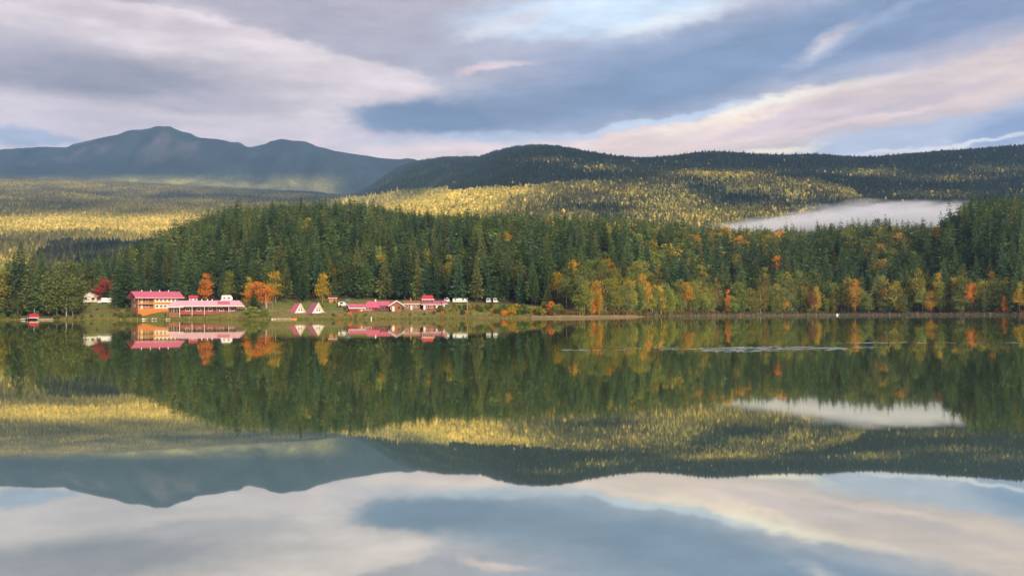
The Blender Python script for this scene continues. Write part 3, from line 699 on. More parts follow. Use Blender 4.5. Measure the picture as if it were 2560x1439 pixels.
# keep the skyline of the photograph: limit tops to the tree line plus some spires
cap = CAMH + (hor(U) - ip(U, TOPS) + rng.normal(7, 8, nC) + np.where(rng.uniform(size=nC) < .14, rng.uniform(8, 26, nC), 0)) * Y / F - Z
tall_ = (Y > ip(U, RIDGE_D) - 60) & (rng.uniform(size=nC) < .16) & ~isb
H = np.where(tall_, H * 1.35, H); Wd = np.where(tall_, .8, 1.0)
H = np.where(H > cap, np.maximum(cap, 9), H)
Wd = Wd * np.where(isb, np.where(D < 40, rng.uniform(.7, 1.15, nC), rng.uniform(.95, 1.5, nC)), rng.uniform(.8, 1.5, nC))
names_c = ['dark', 'green', 'blue', 'olivec']; names_b = ['olive', 'lime', 'ygreen', 'yellow', 'gold', 'orange', 'rust']
cw_c = rng.choice(4, nC, p=[.30, .36, .14, .20])
pf = [.31, .32, .22, .09, .04, .005, .015]; ps = [.40, .25, .20, .09, .04, .01, .01]
cw_b = np.where(D < 45, rng.choice(7, nC, p=pf), rng.choice(7, nC, p=ps))
jit = rng.uniform(.72, 1.5, nC)
# visible pixels of each candidate, painter's order on a coarse raster
RW, RH = 1280, 420; ras = -np.ones((RH, RW), np.int32)    # 2 photo pixels per cell, rows = photo y 0..840
order = np.argsort(-Y)
hu = hor(U)
for i in order:
    pyb = (hu[i] - (Z[i] - CAMH) / Y[i] * F) / 2; pyt = (hu[i] - (Z[i] + H[i] - CAMH) / Y[i] * F) / 2
    rr = H[i] * Wd[i] * .16 / Y[i] * F / 2; cx = U[i] / 2
    r0 = max(int(pyt), 0); r1 = min(int(pyb) + 1, RH)
    for r in range(r0, r1):
        f = (r - pyt) / max(pyb - pyt, 1)
        w = rr * (min(f * 1.3 + .05, 1) if not isb[i] else min(3 * f + .1, 1)) * (1 if f < .9 else .2)
        a = max(int(cx - w), 0); b = min(int(cx + w) + 1, RW)
        if b > a: ras[r, a:b] = i
    # ground in front of nothing is ignored
vis = np.bincount(ras[ras >= 0], minlength=nC)
sel = np.zeros(nC, bool)
n_spec_c = sum(1 for s in SPEC if s[0] == 'c')
for kb, n_max in ((False, 300 - n_spec_c), (True, 300 - (len(SPEC) - n_spec_c) - len(HILLC))):
    idx = np.where(isb == kb)[0]; idx = idx[np.argsort(-vis[idx])][:n_max]; sel[idx[vis[idx] > 0]] = True
ZONES = [(-900, 'far left shore'), (200, 'cream cottage'), (330, 'orange lodge'), (470, 'long decked lodge'), (620, 'orange tree lawn'), (730, 'tent shaped cabins'), (860, 'long pink roofed house'),
         (1040, 'red two storey house'), (1160, 'white trailers'), (1400, 'sandy beach'), (1640, 'right shore thicket'), (1900, 'buoy shore'), (2150, 'shore under the fog bank'), (2390, 'right edge hill')]
CN = {'dark': 'dark green', 'green': 'mid green', 'blue': 'bluish green', 'olivec': 'brownish green', 'olive': 'olive', 'lime': 'lime green', 'ygreen': 'yellow green', 'yellow': 'yellow', 'gold': 'golden', 'orange': 'orange', 'rust': 'rust brown'}
for i in np.where(sel)[0]:
    zone = [z for z in ZONES if z[0] <= U[i]][-1][1]
    dr = float(ip(U[i], RIDGE_D)); ds = float(shore_d(U[i])); t_ = (Y[i] - ds) / (dr - ds)
    row = 'in front by' if t_ < .16 else 'low on the slope above' if t_ < .45 else 'high above' if t_ < .8 else 'on the ridge above'
    cn = names_b[cw_b[i]] if isb[i] else names_c[cw_c[i]]
    col = np.array(PAL[cn]) * jit[i]
    size = 'small' if H[i] < 15 else 'tall' if H[i] > 26 else 'midsized'
    lab = f"{size} {CN[cn]} {'leafy tree' if isb[i] else 'conifer'} {row} the {zone}"
    tree('b' if isb[i] else 'c', X[i], Y[i], H[i], Wd[i] * (1.1 if isb[i] else 1.05), col, lab, 'leafy tree' if isb[i] else 'conifer', lab.replace(' tree ', ' trees ').replace('conifer ', 'conifers '),
         None, 'leafy_tree' if isb[i] else 'conifer_tree', Z[i])
def stand(name, idx, crowns, tr, palette, cidx, mats_, label, cat):
    Vs = []; Fs = []; Cs = []; Ms = []; off = 0
    var = rng.integers(0, len(crowns), len(idx))
    for i, v in zip(idx, var):
        a = rng.uniform(0, 6.28); ca, sa = math.cos(a), math.sin(a)
        for (V, Fc), mi in ((crowns[v], 0), (tr, 1)):
            w = H[i] * Wd[i] * 1.08
            P = np.empty_like(V); P[:, 0] = (V[:, 0] * ca - V[:, 1] * sa) * w + X[i]; P[:, 1] = (V[:, 0] * sa + V[:, 1] * ca) * w + Y[i]; P[:, 2] = V[:, 2] * H[i] + Z[i]
            Vs.append(P); Fs.append(Fc + off); off += len(P); Ms.append(np.full(len(Fc), mi))
            Cs.append(np.repeat(np.array([palette[cidx[i]]]) * jit[i], len(P), 0))
    me = np_mesh(name, np.concatenate(Vs), np.concatenate(Fs), mats_, np.concatenate(Ms), np.concatenate(Cs))
    o = bpy.data.objects.new(name, me); COL.objects.link(o); return tag(o, label, cat, None, 'stuff')
rest = ~sel
T_LO = (np.array([(.012,0,-.03),(-.006,.01,-.03),(-.006,-.01,-.03),(.002,0,.8),(-.001,.002,.8),(-.001,-.002,.8)]), np.array([(0,1,4,3),(1,2,5,4),(2,0,3,5)]))
stand('conifer_forest', np.where(rest & ~isb)[0], CON_LO, T_LO, [PAL[n] for n in names_c], cw_c, [M['leafs'], M['bark']], 'dense dark conifer wood covering the slope behind the shore', 'forest')
stand('leafy_wood', np.where(rest & isb)[0], BRO_LO, T_LO, [PAL[n] for n in names_b], cw_b, [M['leafs'], M['birch']], 'yellowing leafy trees scattered through the wooded slope', 'wood')
print('TREES', nC, 'single', sel.sum(), 'merged con', (rest & ~isb).sum(), 'merged leafy', (rest & isb).sum())

# ------------------------------------------------------------------ woods of the far hills (one mass)
def far_wood():
    n = 620000
    Yf = 1450 + (7300 - 1450) * rng.uniform(size=n) ** 1.0; Uf = rng.uniform(-250, 2810, n); q_ = (Yf < 5250) | (Uf < 1500); Yf = Yf[q_]; Uf = Uf[q_]; n = len(Yf)
    keep = rng.uniform(size=n) < np.clip(Yf / 4200, .3, 1); Yf = Yf[keep]; Uf = Uf[keep]
    Zf = far_z(Uf, Yf)
    # leave out what lies behind the near forest or on slopes facing away
    g, py = gold_share(Uf, Yf, Zf); k = py < ip(Uf, TOPS) + 22
    z2 = far_z(Uf, np.minimum(Yf + 25, 12000)); py2 = hor(Uf) - (z2 - CAMH) / (Yf + 25) * F
    k &= (py2 < py + 5)
    Yf, Uf, Zf, g, py = Yf[k], Uf[k], Zf[k], g[k], py[k]; n = len(Yf); Xf = (Uf - 1280) / F * Yf
    gold = rng.uniform(size=n) < g
    con_t = (np.array([[math.cos(a) * .22, math.sin(a) * .22, .08] for a in np.arange(5) * 1.2566] + [[0, 0, 1.0]]), np.array([(i, (i + 1) % 5, 5) for i in range(5)]))
    ov = []
    for zz, rr in ((.15, .22), (.6, .34)):
        for i in range(5): ov.append((math.cos(i * 1.2566 + zz) * rr, math.sin(i * 1.2566 + zz) * rr, zz))
    ov.append((0, 0, 1.0)); ofc = []
    for i in range(5): j = (i + 1) % 5; ofc += [(i, j, 5 + j), (i, 5 + j, 5 + i), (5 + i, 5 + j, 10)]
    bro_t = (np.array(ov), np.array(ofc))
    Vs = []; Fs = []; Cs = []; off = 0
    for flag, (TV, TF), h0, wf in ((False, con_t, 14.5, 1.1), (True, bro_t, 8.8, 1.2)):
        q = np.where(gold == flag)[0]; m_ = len(q)
        h = (1 - .28 * sstep(1100, 1700, Uf[q])) * rng.uniform(.6, 1.25, m_) * np.where(rng.uniform(size=m_) < .1, 1.35, 1) * h0 * np.interp(Yf[q], [1500, 5200], [.9, 1.15]); w = h * wf * rng.uniform(.8, 1.2, m_); a = rng.uniform(0, 6.28, m_)
        V = np.repeat(TV[None], m_, 0) * np.array([1, 1, 1]); V = V + rng.normal(size=V.shape) * .04
        Xr = V[..., 0] * np.cos(a)[:, None] - V[..., 1] * np.sin(a)[:, None]; Yr = V[..., 0] * np.sin(a)[:, None] + V[..., 1] * np.cos(a)[:, None]
        P = np.stack([Xr * w[:, None] + Xf[q][:, None], Yr * w[:, None] + Yf[q][:, None], V[..., 2] * h[:, None] + Zf[q][:, None] - 1.5], -1)
        Fc = TF[None] + (np.arange(m_) * len(TV))[:, None, None] + off
        strong = np.clip(g[q], 0, 1)
        if flag:
            pick = np.where(rng.uniform(size=m_) < .25 + .5 * strong, rng.choice(2, m_), rng.choice([2, 3, 4], m_, p=[.45, .15, .4])); c = GOLD[pick]
        else:
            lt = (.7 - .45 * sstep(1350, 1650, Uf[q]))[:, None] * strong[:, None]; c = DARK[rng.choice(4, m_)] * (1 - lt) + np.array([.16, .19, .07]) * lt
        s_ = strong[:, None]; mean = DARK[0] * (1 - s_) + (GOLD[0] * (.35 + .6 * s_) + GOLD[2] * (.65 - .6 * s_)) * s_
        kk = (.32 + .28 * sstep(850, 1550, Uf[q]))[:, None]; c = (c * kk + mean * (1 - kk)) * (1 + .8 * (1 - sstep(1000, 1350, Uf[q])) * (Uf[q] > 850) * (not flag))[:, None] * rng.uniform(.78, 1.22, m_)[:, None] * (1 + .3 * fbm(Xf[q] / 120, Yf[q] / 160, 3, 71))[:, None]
        Vs.append(P.reshape(-1, 3)); Fs.append(Fc.reshape(-1, 3)); Cs.append(np.repeat(c, len(TV), 0)); off += m_ * len(TV)
    print('FAR TREES', n)
    me = np_mesh('hillside_forest', np.concatenate(Vs), np.concatenate(Fs), [M['leafs']], None, np.concatenate(Cs))
    o = bpy.data.objects.new('hillside_forest', me); COL.objects.link(o); tag(o, 'mixed gold and dark woods clothing the distant hills', 'forest', None, 'stuff')
far_wood()

# ------------------------------------------------------------------ buildings
# local frame: x along the front, y into the building, z up, origin at the foot of the front wall's middle
def site(name, px, py, phi, label, cat, group=None, extra=0.0, zoff=0.0, dmin=0.0):
    x, y, z = ground_at(px, py, dmin); y += extra; x = (px - 1280) / F * y; z = CAMH + (hor(px) - py) / F * y if zoff is None else zn(x, y) + zoff
    e = empty(name, (x, y, z), -math.atan2(x, y) + math.radians(phi), label, cat, group); e['px'] = y / F; del e['px']
    return e, y / F
def window(root, x, z, w, h, y=0.0, frame='white', side=None, mull=True, sx=0.0):
    """front window (side None) or one in the left gable wall (side = wall x, x = distance back)"""
    t_ = max(.09, w * .09); mb = MB(); pn = MB()
    if side is None:
        mb.box(x - w/2, x + w/2, y - .07, y - .002, z + h - t_, z + h); mb.box(x - w/2, x + w/2, y - .09, y - .002, z, z + t_)
        mb.box(x - w/2, x - w/2 + t_, y - .07, y - .002, z + t_, z + h - t_); mb.box(x + w/2 - t_, x + w/2, y - .07, y - .002, z + t_, z + h - t_)
        if mull: mb.box(x - .03, x + .03, y - .06, y - .002, z + t_, z + h - t_)
        pn.box(x - w/2 + t_, x + w/2 - t_, y - .03, y - .001, z + t_, z + h - t_)
    else:
        s = side
        mb.box(s - .07, s - .002, x - w/2, x + w/2, z + h - t_, z + h); mb.box(s - .07, s - .002, x - w/2, x + w/2, z, z + t_)
        mb.box(s - .07, s - .002, x - w/2, x - w/2 + t_, z + t_, z + h - t_); mb.box(s - .07, s - .002, x + w/2 - t_, x + w/2, z + t_, z + h - t_)
        pn.box(s - .03, s - .001, x - w/2 + t_, x + w/2 - t_, z + t_, z + h - t_)
    f = mb.build('window', M[frame], root); pn.build('pane', M['glass'], f); return f
def door(root, x, z, w, h, y=0.0, m_='brown'):
    d = MB().box(x - w/2, x + w/2, y - .06, y - .002, z, z + h).build('door', M[m_], root)
    MB().box(x + w*.32, x + w*.32 + .06, y - .11, y - .06, z + h*.45, z + h*.45 + .12).build('handle', M['metal'], d)
def wall_x(root, x0, x1, y0, y1, z0, z1, ridge, m_, name='wall'):
    """walls with gables at the x ends (ridge runs along x)"""
    ym = (y0 + y1) / 2
    return MB().prism([(y0, z0), (y1, z0), (y1, z1), (ym, ridge), (y0, z1)], x0, x1, 'x').build(name, M[m_], root)
def wall_y(root, x0, x1, y0, y1, z0, z1, ridge, m_, name='wall', xm=None):
    xm = (x0 + x1) / 2 if xm is None else xm
    return MB().prism([(x0, z0), (x1, z0), (x1, z1), (xm, ridge), (x0, z1)], y0, y1, 'y').build(name, M[m_], root)
def roof_x(root, x0, x1, y0, y1, ze, zr, m_, th=.14, trim='roof_pale', hip=0.0, hipr=None):
    """two slabs, ridge along x from x0+hip to x1-hipr"""
    ym = (y0 + y1) / 2; hr = hip if hipr is None else hipr; mb = MB()
    for ye in (y0, y1):
        top = [(x0, ye, ze), (x1, ye, ze), (x1 - hr, ym, zr), (x0 + hip, ym, zr)]
        mb.rings([top, [(a, b, c - th) for a, b, c in top]])
    if hip: mb.rings([[(x0, y0, ze), (x0 + hip, ym, zr), (x0, y1, ze)], [(x0, y0, ze - th), (x0 + hip, ym, zr - th), (x0, y1, ze - th)]])
    if hr: mb.rings([[(x1, y0, ze), (x1 - hr, ym, zr), (x1, y1, ze)], [(x1, y0, ze - th), (x1 - hr, ym, zr - th), (x1, y1, ze - th)]])
    r = mb.build('roof', M[m_], root)
    tr = MB().box(x0 - .02, x1 + .02, y0 - .10, y0 - .005, ze - th - .14, ze + .015)
    tr.build('fascia', M[trim], r); return r
def roof_y(root, x0, x1, y0, y1, ze, zr, m_, th=.14, trim='white', tw=.24, xm=None):
    xm = (x0 + x1) / 2 if xm is None else xm; mb = MB()
    for xe in (x0, x1):
        top = [(xe, y0, ze), (xe, y1, ze), (xm, y1, zr), (xm, y0, zr)]; mb.rings([top, [(a, b, c - th) for a, b, c in top]])
    r = mb.build('roof', M[m_], root)
    t = MB()
    for xe in (x0, x1):
        t.prism([(xe, ze + .02), (xm, zr + .02), (xm, zr - tw - .02), (xe, ze - tw - .02)], y0 - .08, y0 - .005, 'y')
    t.build('bargeboard', M[trim], r); return r
def vent(root_roof, x, y, z, s=.45):
    MB().cyl((x, y, z - .3), (x, y, z + s * .7), s * .35, s * .35, 8).cyl((x, y, z + s * .7), (x, y, z + s), s * .55, s * .12, 8).build('vent', M['white'], root_roof)
def railing(root, x0, x1, y, z, h=1.0, n=10, m_='wood', side=False):
    mb = MB()
    if not side:
        mb.box(x0, x1, y - .04, y + .04, z + h - .09, z + h); mb.box(x0, x1, y - .03, y + .03, z + .12, z + .2)
        for i in range(n + 1): x = x0 + (x1 - x0) * i / n; mb.box(x - .035, x + .035, y - .028, y + .028, z + .2, z + h - .09)
    else:
        mb.box(y - .04, y + .04, x0, x1, z + h - .09, z + h); mb.box(y - .03, y + .03, x0, x1, z + .12, z + .2)
        for i in range(n + 1): x = x0 + (x1 - x0) * i / n; mb.box(y - .028, y + .028, x - .035, x + .035, z + .2, z + h - .09)
    return mb.build('railing', M[m_], root)

# 1 orange lodge
r, k = site('orange_lodge', 396, 783, 16, 'three level orange timber lodge with pink metal roof and corner balconies', 'lodge', extra=5, zoff=None)
w = 98 * k; hw = w / 2; dpt = 11.0; ev = 40 * k; rid = ev + 15.5 * k; xb = -hw + 38 * k * 1.03
up0 = ev - 15 * k; lo0 = ev - 31 * k
# body right of the balconies, and the recess wall behind them
MB().prism([(xb, -2.5), (hw, -2.5 + 2), (hw, ev), (xb, ev)], 0, dpt, 'y').build('wall', M['orange'], r)
MB().box(-hw, xb - .003, 2.0, dpt - .003, -2.4, ev - .01).build('balcony_wall', M['brown'], r)
MB().prism([(0, ev + .004), (dpt, ev + .004), (dpt / 2, rid - .2)], -hw, -hw + .2, 'x').prism([(0, ev + .004), (dpt, ev + .004), (dpt / 2, rid - .2)], hw - .2, hw, 'x').build('gable', M['plum'], r)
MB().box(-hw, xb - .01, -.004, 1.99, -2.4, lo0 - .9 * 0 + .0).build('base_wall', M['orange'], r)
for zf in (lo0, up0 - .35):
    MB().box(-hw - .15, xb - .012, -.18, 1.985, zf + .01, zf + .3).build('balcony_floor', M['amber'], r)
    railing(r, -hw + .05, xb - .1, -.06, zf + .3, 1.0, 14, 'amber'); railing(r, .1, 1.9, -hw + .02, zf + .3, 1.0, 5, 'wood', True)
for xp in (-hw + .12, xb - .25): MB().box(xp - .12, xp + .12, -.1, .14, lo0 + .31, ev - .02).build('post', M['amber'], r)
MB().box(-hw, xb - .02, -.02, .22, ev - .5, ev - .02).build('beam', M['amber'], r)
for zf in (lo0 + .3, up0 - .05):
    door(r, -hw + 2.0, zf + .02, 1.0, 2.0, 2.0, 'cream'); window(r, -hw + 4.2, zf + .7, 1.5, 1.1, 2.0)
cb1 = MB().box(xb + .9 * k, hw - 4 * k, -.05, -.002, ev - 12.5 * k, ev - 1.2 * k).build('painted_band', M['cream'], r)
MB().box(xb + .9 * k, xb + 34 * k, -.05, -.002, ev - 28 * k, ev - 17.5 * k).build('painted_band', M['cream'], r)
for i in range(6): window(r, xb + (6.5 + 10 * i) * k, ev - 9.6 * k, 6.2 * k, 6.0 * k, -.05, 'cream')
for i in range(3): window(r, xb + (6.5 + 10 * i) * k, ev - 25 * k, 6.2 * k, 6.0 * k, -.05, 'cream')
MB().box(hw - 8 * k, hw - 1 * k, -.04, -.002, ev - 36 * k, ev - 17 * k).build('door', M['plum'], r)
for zf in (lo0 + 1.2, up0 + .9): window(r, 5.5, zf, 1.6, 1.2, 0, 'white', side=-hw)
rf = roof_x(r, -hw - 1.6, hw + 2.2, -1.5, dpt + 1.5, ev - .1, rid, 'roof')
for i in range(4): vent(rf, -hw + (17 + 22 * i) * k, dpt / 2, rid, .6)
# small flight of steps at the foot
MB().box(-1.5, 1.5, -1.2, -.3, -1.6, -.25).box(-1.5, 1.5, -1.9, -1.21, -1.6, -.6).build('steps', M['dockwood'], r)

# 2 long lodge with deck
r, k = site('deck_lodge', 528, 789, 3, 'long low lodge with faded pink roof and a stilted deck along the water', 'lodge', extra=3, zoff=None)
w = 150 * k; hw = w / 2; ev = 24.5 * k; rid = ev + 14 * k; dk = 6.5 * k
MB().box(-hw + .5, hw - 2.2, 2.6, 11, -1.5, ev).build('wall', M['redwall'], r)
for i in range(9): window(r, -hw + 3.2 + i * (w - 7) / 8, dk + .8, 1.7, 1.3, 2.6, 'brown' if i % 2 else 'white')
for i, xx in enumerate((-hw + 4.8, 2.5)): door(r, xx, dk + .05, .95, 2.0, 2.6, 'brown')
d = MB().box(-hw, hw - .5, -.3, 2.58, dk - .28, dk).build('deck', M['wood'], r)
MB().box(-hw, hw - .5, -.38, -.302, dk - .55, dk + .02).build('deck_beam', M['deckred'], d)
railing(r, -hw, hw - .5, -.25, dk, 1.05, 60, 'wood'); railing(r, -.2, 2.5, hw - .5, dk, 1.05, 6, 'wood', True)
for i in range(6): MB().box(-hw + i * (w - .6) / 5 - .08, -hw + i * (w - .6) / 5 + .08, -.55, -.39, -2.2, ev - .1).build('post', M['white' if i in (0, 1, 2, 4) else 'wood'], r)
MB().box(-hw, hw - .5, .6, .8, -1.8, dk - .3).build('skirt', M['darkwood'], r)
for i in range(11): MB().box(-hw + .4 + i * (w * .5) / 10 - .06, -hw + .4 + i * (w * .5) / 10 + .06, -.1, .05, -2, dk - .29).build('stilt', M['wood'], r)
rf = roof_x(r, -hw - .6, hw + .9, -.9, 12, ev, rid, 'roof_pale', trim='cream', hip=.0, hipr=1.6)
for i, q in enumerate((54, 68, 79, 101)): vent(rf, -hw + q * k, 5.5, rid, .6)
MB().poly([(2.6, 1.0, ev + 1.9 * (rid - ev) / 6.45 + .05), (7.5, 1.0, ev + 1.9 * (rid - ev) / 6.45 + .05), (7.5, 4.4, ev + 5.3 * (rid - ev) / 6.45 + .05), (2.6, 4.4, ev + 5.3 * (rid - ev) / 6.45 + .05)]).build('roof_patch', M['roof'], rf)
# left pavilion under its own hipped roof
MB().box(-hw - 4.2, -hw - .02, 1.8, 8, -2, ev - .3).build('pavilion_wall', M['brown'], r)
for i in range(4): window(r, -hw - 3.6 + i * 1.05, dk + .2, .75, 1.9, 1.8, 'wood', mull=False)
roof_x(r, -hw - 5.2, -hw + 1.6, -.4, 9, ev - .35, rid - .3, 'roof_pale', hip=2.6, trim='cream')
for i in range(2): MB().box(-hw - 4.9 + i * 2.4, -hw - 4.7 + i * 2.4, -.2, 0, -2.4, ev - .5).build('post', M['wood'], r)
# right hand open porch
MB().rings([[(hw - .9, -.6, ev - .1), (hw + 3.4, -.6, ev - 1.2), (hw + 3.4, 6, ev - 1.2), (hw - .9, 6, ev - .1)], [(hw - .9, -.6, ev - .2), (hw + 3.4, -.6, ev - 1.3), (hw + 3.4, 6, ev - 1.3), (hw - .9, 6, ev - .2)]]).build('porch_roof', M['cream'], r)
for i in range(2): MB().box(hw + 1.4 + i * 1.6, hw + 1.55 + i * 1.6, -.4, -.25, -1, ev - 1.0 - i * .35).build('porch_post', M['white'], r)

# 3 small red roofed hut behind
r, k = site('red_hut', 483, 757, 2, 'small cream hut with red roof peeping over the long lodge', 'hut', zoff=.0)
MB().box(-1.9, 1.9, 0, 3.4, -1, 2.6).build('wall', M['cream'], r); window(r, -1.0, 1.0, .8, 1.1, 0); window(r, .9, 1.2, 1.4, .8, 0)
roof_x(r, -2.2, 2.2, -.5, 3.9, 2.5, 3.7, 'roof_red', trim='roof_red')

# 4 cream cottage
r, k = site('cream_cottage', 228, 755, -14, 'low cream cottage with gable front half hidden by the olive tree', 'cottage')
ev = 16 * k; rd = 26 * k
wall_y(r, -4.2, 3.0, 0, 8, -2, ev, rd, 'siding', xm=-1.9)
roof_y(r, -4.8, 3.7, -.6, 8.6, ev - .22, rd + .1, 'roof_dark', xm=-1.9, tw=.2); window(r, .9, 1.2, 1.6, 1.2, 0, 'brown'); window(r, -2.6, 1.2, 1.1, 1.1, 0, 'brown')

# vehicles
def wheels(root, xs, w2, rad=.38, z=None):
    for x in xs:
        for y in (0.02, w2 - .27):
            wh = MB().cyl((x, y, rad), (x, y + .25, rad), rad, rad, 14).build('wheel', M['rubber'], root)
            MB().cyl((x, y - .015, rad), (x, y + .265, rad), rad * .5, rad * .5, 10).build('rim', M['metal'], wh)
def truck(px, py, phi, label, flip=False, L_=7.2, zo=0):
    e, k = site('box_truck', px, py, phi, label, 'truck', None, zoff=zo); g = -1 if flip else 1
    def X(a, b): return (min(a*g, b*g), max(a*g, b*g))
    a, b = X(-L_/2 + 1.9, L_/2); MB().box(a, b, 0, 2.3, .75, 3.1).build('cargo_box', M['white'], e, .04)
    pts = [(-L_/2 * g, .55), (-L_/2 * g, 1.25), ((-L_/2 + .55) * g, 1.4), ((-L_/2 + .95) * g, 2.15), ((-L_/2 + 1.86) * g, 2.2), ((-L_/2 + 1.86) * g, .55)]
    c = MB().prism(pts, .1, 2.2, 'y').build('cab', M['white'], e, .03)
    MB().prism([((-L_/2 + .8) * g, 1.45), ((-L_/2 + 1.05) * g, 2.02), ((-L_/2 + 1.65) * g, 2.05), ((-L_/2 + 1.65) * g, 1.45)], .07, .12, 'y').build('window', M['glass'], c)
    a, b = X(-L_/2 + .3, L_/2 - .1); MB().box(a, b, .3, 2.0, .45, .74).build('chassis', M['darkwood'], e)
    wheels(e, [(-L_/2 + 1.1) * g, (L_/2 - 1.6) * g], 2.3); return e
truck(262, 759, 4, 'white box truck parked below the red maple')
def trailer(px, py, phi, label, L_=6.5, h=2.5, nose=True, grp=None, zo=0.1):
    e, k = site('camper_trailer', px, py, phi, label, 'trailer', grp, zoff=zo)
    pts = [(-L_/2, .5), (-L_/2 - .02, h * .8), (-L_/2 + .35, h + .1), (L_/2 - 1.0, h + .1), (L_/2 - (.1 if nose else .8), h * .62), (L_/2 - .15, .75), (L_/2 - .8, .5)]
    b = MB().prism(pts, 0, 2.3, 'y').build('body', M['white'], e, .05)
    for x, w_ in ((-L_/2 + 1.2, 1.0), (L_/2 - 1.9, 1.2)):
        f = MB().box(x - w_/2, x + w_/2, -.04, -.002, 1.35, 2.05).build('window', M['metal'], e); MB().box(x - w_/2 + .08, x + w_/2 - .08, -.06, -.041, 1.42, 1.98).build('pane', M['glass'], f)
    d = MB().box(-.35, .35, -.03, -.002, .6, 2.3).build('door', M['cream'], e); MB().box(.2, .26, -.07, -.031, 1.3, 1.45).build('handle', M['metal'], d)
    MB().box(-L_/2 + .1, L_/2 - .3, -.025, -.001, .95, 1.1).build('stripe', M['brown'], e)
    MB().box(L_/2 - .3, L_/2 + .7, 1.05, 1.25, .45, .55).build('hitch', M['metal'], e)
    wheels(e, [0.2, -.7], 2.3, .33); return e
trailer(568, 756, 8, 'white camper parked behind the right end of the long lodge', 5.2, 2.9, zo=.5)
trailer(855, 768, -10, 'small white camper left of the long pink roofed house', 3.4, 2.1)
trailer(1096 + 22, 757, 4, 'smallest white trailer nearest the red two storey house', 2.4, 1.9)
trailer(1150, 758, 6, 'long white camper trailer with sloping nose under the pines', 6.6, 2.0)
trailer(1222, 758, -8, 'boxy white trailer, left one of the far pair among bare trunks', 2.6, 2.2, False)
trailer(1240, 758, 4, 'white trailer, right one of the far pair among bare trunks', 2.6, 2.2, False)

# 5 tent shaped cabins
def a_frame(px, py, label, wpx, hpx, front, panel, sidem):
    r, k = site('a_frame_cabin', px, py, 24, label, 'cabin', 'pair of a frame cabins on the lawn')
    hw = wpx * k / 2 / math.cos(math.radians(24)); h = hpx * k; d = 5.6
    MB().prism([(-hw + .25, 0), (hw - .25, 0), (0, h - .3)], .35, d, 'y').build('wall', M[front], r)
    MB().box(-hw, hw, -.2, d + .2, -.9, -.01).build('floor', M['darkwood'], r)
    mb = MB()
    for s in (-1, 1):
        top = [(s * hw * 1.06, 0, -.15), (s * hw * 1.06, d + .3, -.15), (0, d + .3, h), (0, 0, h)]
        mb.rings([top, [(x - s * .16, y, z - .1) for x, y, z in top]])
    rf = mb.build('roof', M[sidem], r)
    t = MB()
    for s in (-1, 1): t.prism([(s * hw * 1.06, -.15), (0, h + .06), (0, h - .42), (s * hw * .90, -.15)], -.12, -.004, 'y')
    t.build('bargeboard', M['cream'], rf)
    MB().box(-.95, .95, .27, .345, .1, 2.0).build('door', M[panel], r)
    window(r, -.5, .9, .55, .8, .27, 'wood', mull=False); window(r, .5, .9, .55, .8, .27, 'wood', mull=False)
    MB().box(-1.0, 1.0, .1, .34, 2.06, 2.22).build('lintel', M['darkwood'], r)
a_frame(751, 783, 'left tent shaped cabin with pink roof side and cream front', 28, 25, 'cream', 'white', 'roof')
a_frame(796, 783, 'right tent shaped cabin with dull mauve roof side and taller cream front', 31, 27, 'cream', 'white', 'roof_mauve')

# 6 orange cabin with red roof
r, k = site('orange_cabin', 832, 756, -4, 'small orange cabin with dark red roof beside the golden poplar', 'cabin')
MB().box(-1.7, 1.7, 0, 3.2, -1, 2.2).build('wall', M['orange'], r); window(r, -.6, .9, .8, .8, 0, 'cream'); door(r, .8, 0, .8, 1.8, 0, 'brown')
roof_x(r, -2.1, 2.1, -.8, 3.8, 2.1, 3.2, 'roof_dark', trim='cream')
o = empty('tarp_shelter', (0, 0, 0), 0, 'teal tarp shelter behind the small white camper', 'shelter')
x, y, z = ground_at(869, 762); o.location = (x, y, z); 
MB().rings([[(-1, 0, 2.0), (1, 0, 2.0), (1, 1.2, 2.6), (-1, 1.2, 2.6)], [(-1, 0, 1.95), (1, 0, 1.95), (1, 1.2, 2.55), (-1, 1.2, 2.55)]]).build('tarp', M['teal'], o)
for a in (-.95, .95):
    MB().cyl((a, .05, -.3), (a, .05, 1.95), .04, .04, 6).build('pole', M['metal'], o)

# 7 long pink roofed house
r, k = site('long_house', 940, 779, 8, 'long low house with stepped pink metal roof and white bargeboards', 'house', extra=1)
w = 150 * k; hw = w / 2
x0, x1, x2, x3, x4 = -hw + 1.2, -hw + 46 * k, -hw + 72 * k, -hw + 112 * k, hw - 2
MB().box(x0 + .6, x2, 1.2, 9, -1.5, 9.5 * k).build('wall', M['redwall'], r)
MB().box(x2 + .003, x3, 1.8, 9, -1.5, 13.5 * k).build('wall', M['plum'], r)
wall_y(r, x3 + .003, x4, -.3, 9, -1.5, 16 * k, 27 * k, 'brown')
MB().prism([(1.2, 9.5 * k), (9, 9.5 * k), (5.1, 19 * k)], x0 + .6, x0 + .8, 'x').build('gable', M['redwall'], r)
rf = roof_x(r, x0, x1 + .5, 0, 10.2, 9.5 * k, 20 * k, 'roof', trim='white')
mb = MB(); top = [(x1 - .6, 0.3, 10.5 * k), (x2 + 2.2, .3, 10.5 * k), (x2 + 2.2, 5.2, 26.5 * k), (x1 + 2.0, 5.2, 26.5 * k)]; mb.rings([top, [(a, b, c - .12) for a, b, c in top]])
top = [(x2 + 2.203, 1.2, 15.5 * k), (x3 + .3, 1.2, 15.5 * k), (x3 + .3, 5.2, 26.6 * k), (x2 + 2.203, 5.2, 26.6 * k)]; mb.rings([top, [(a, b, c - .12) for a, b, c in top]])
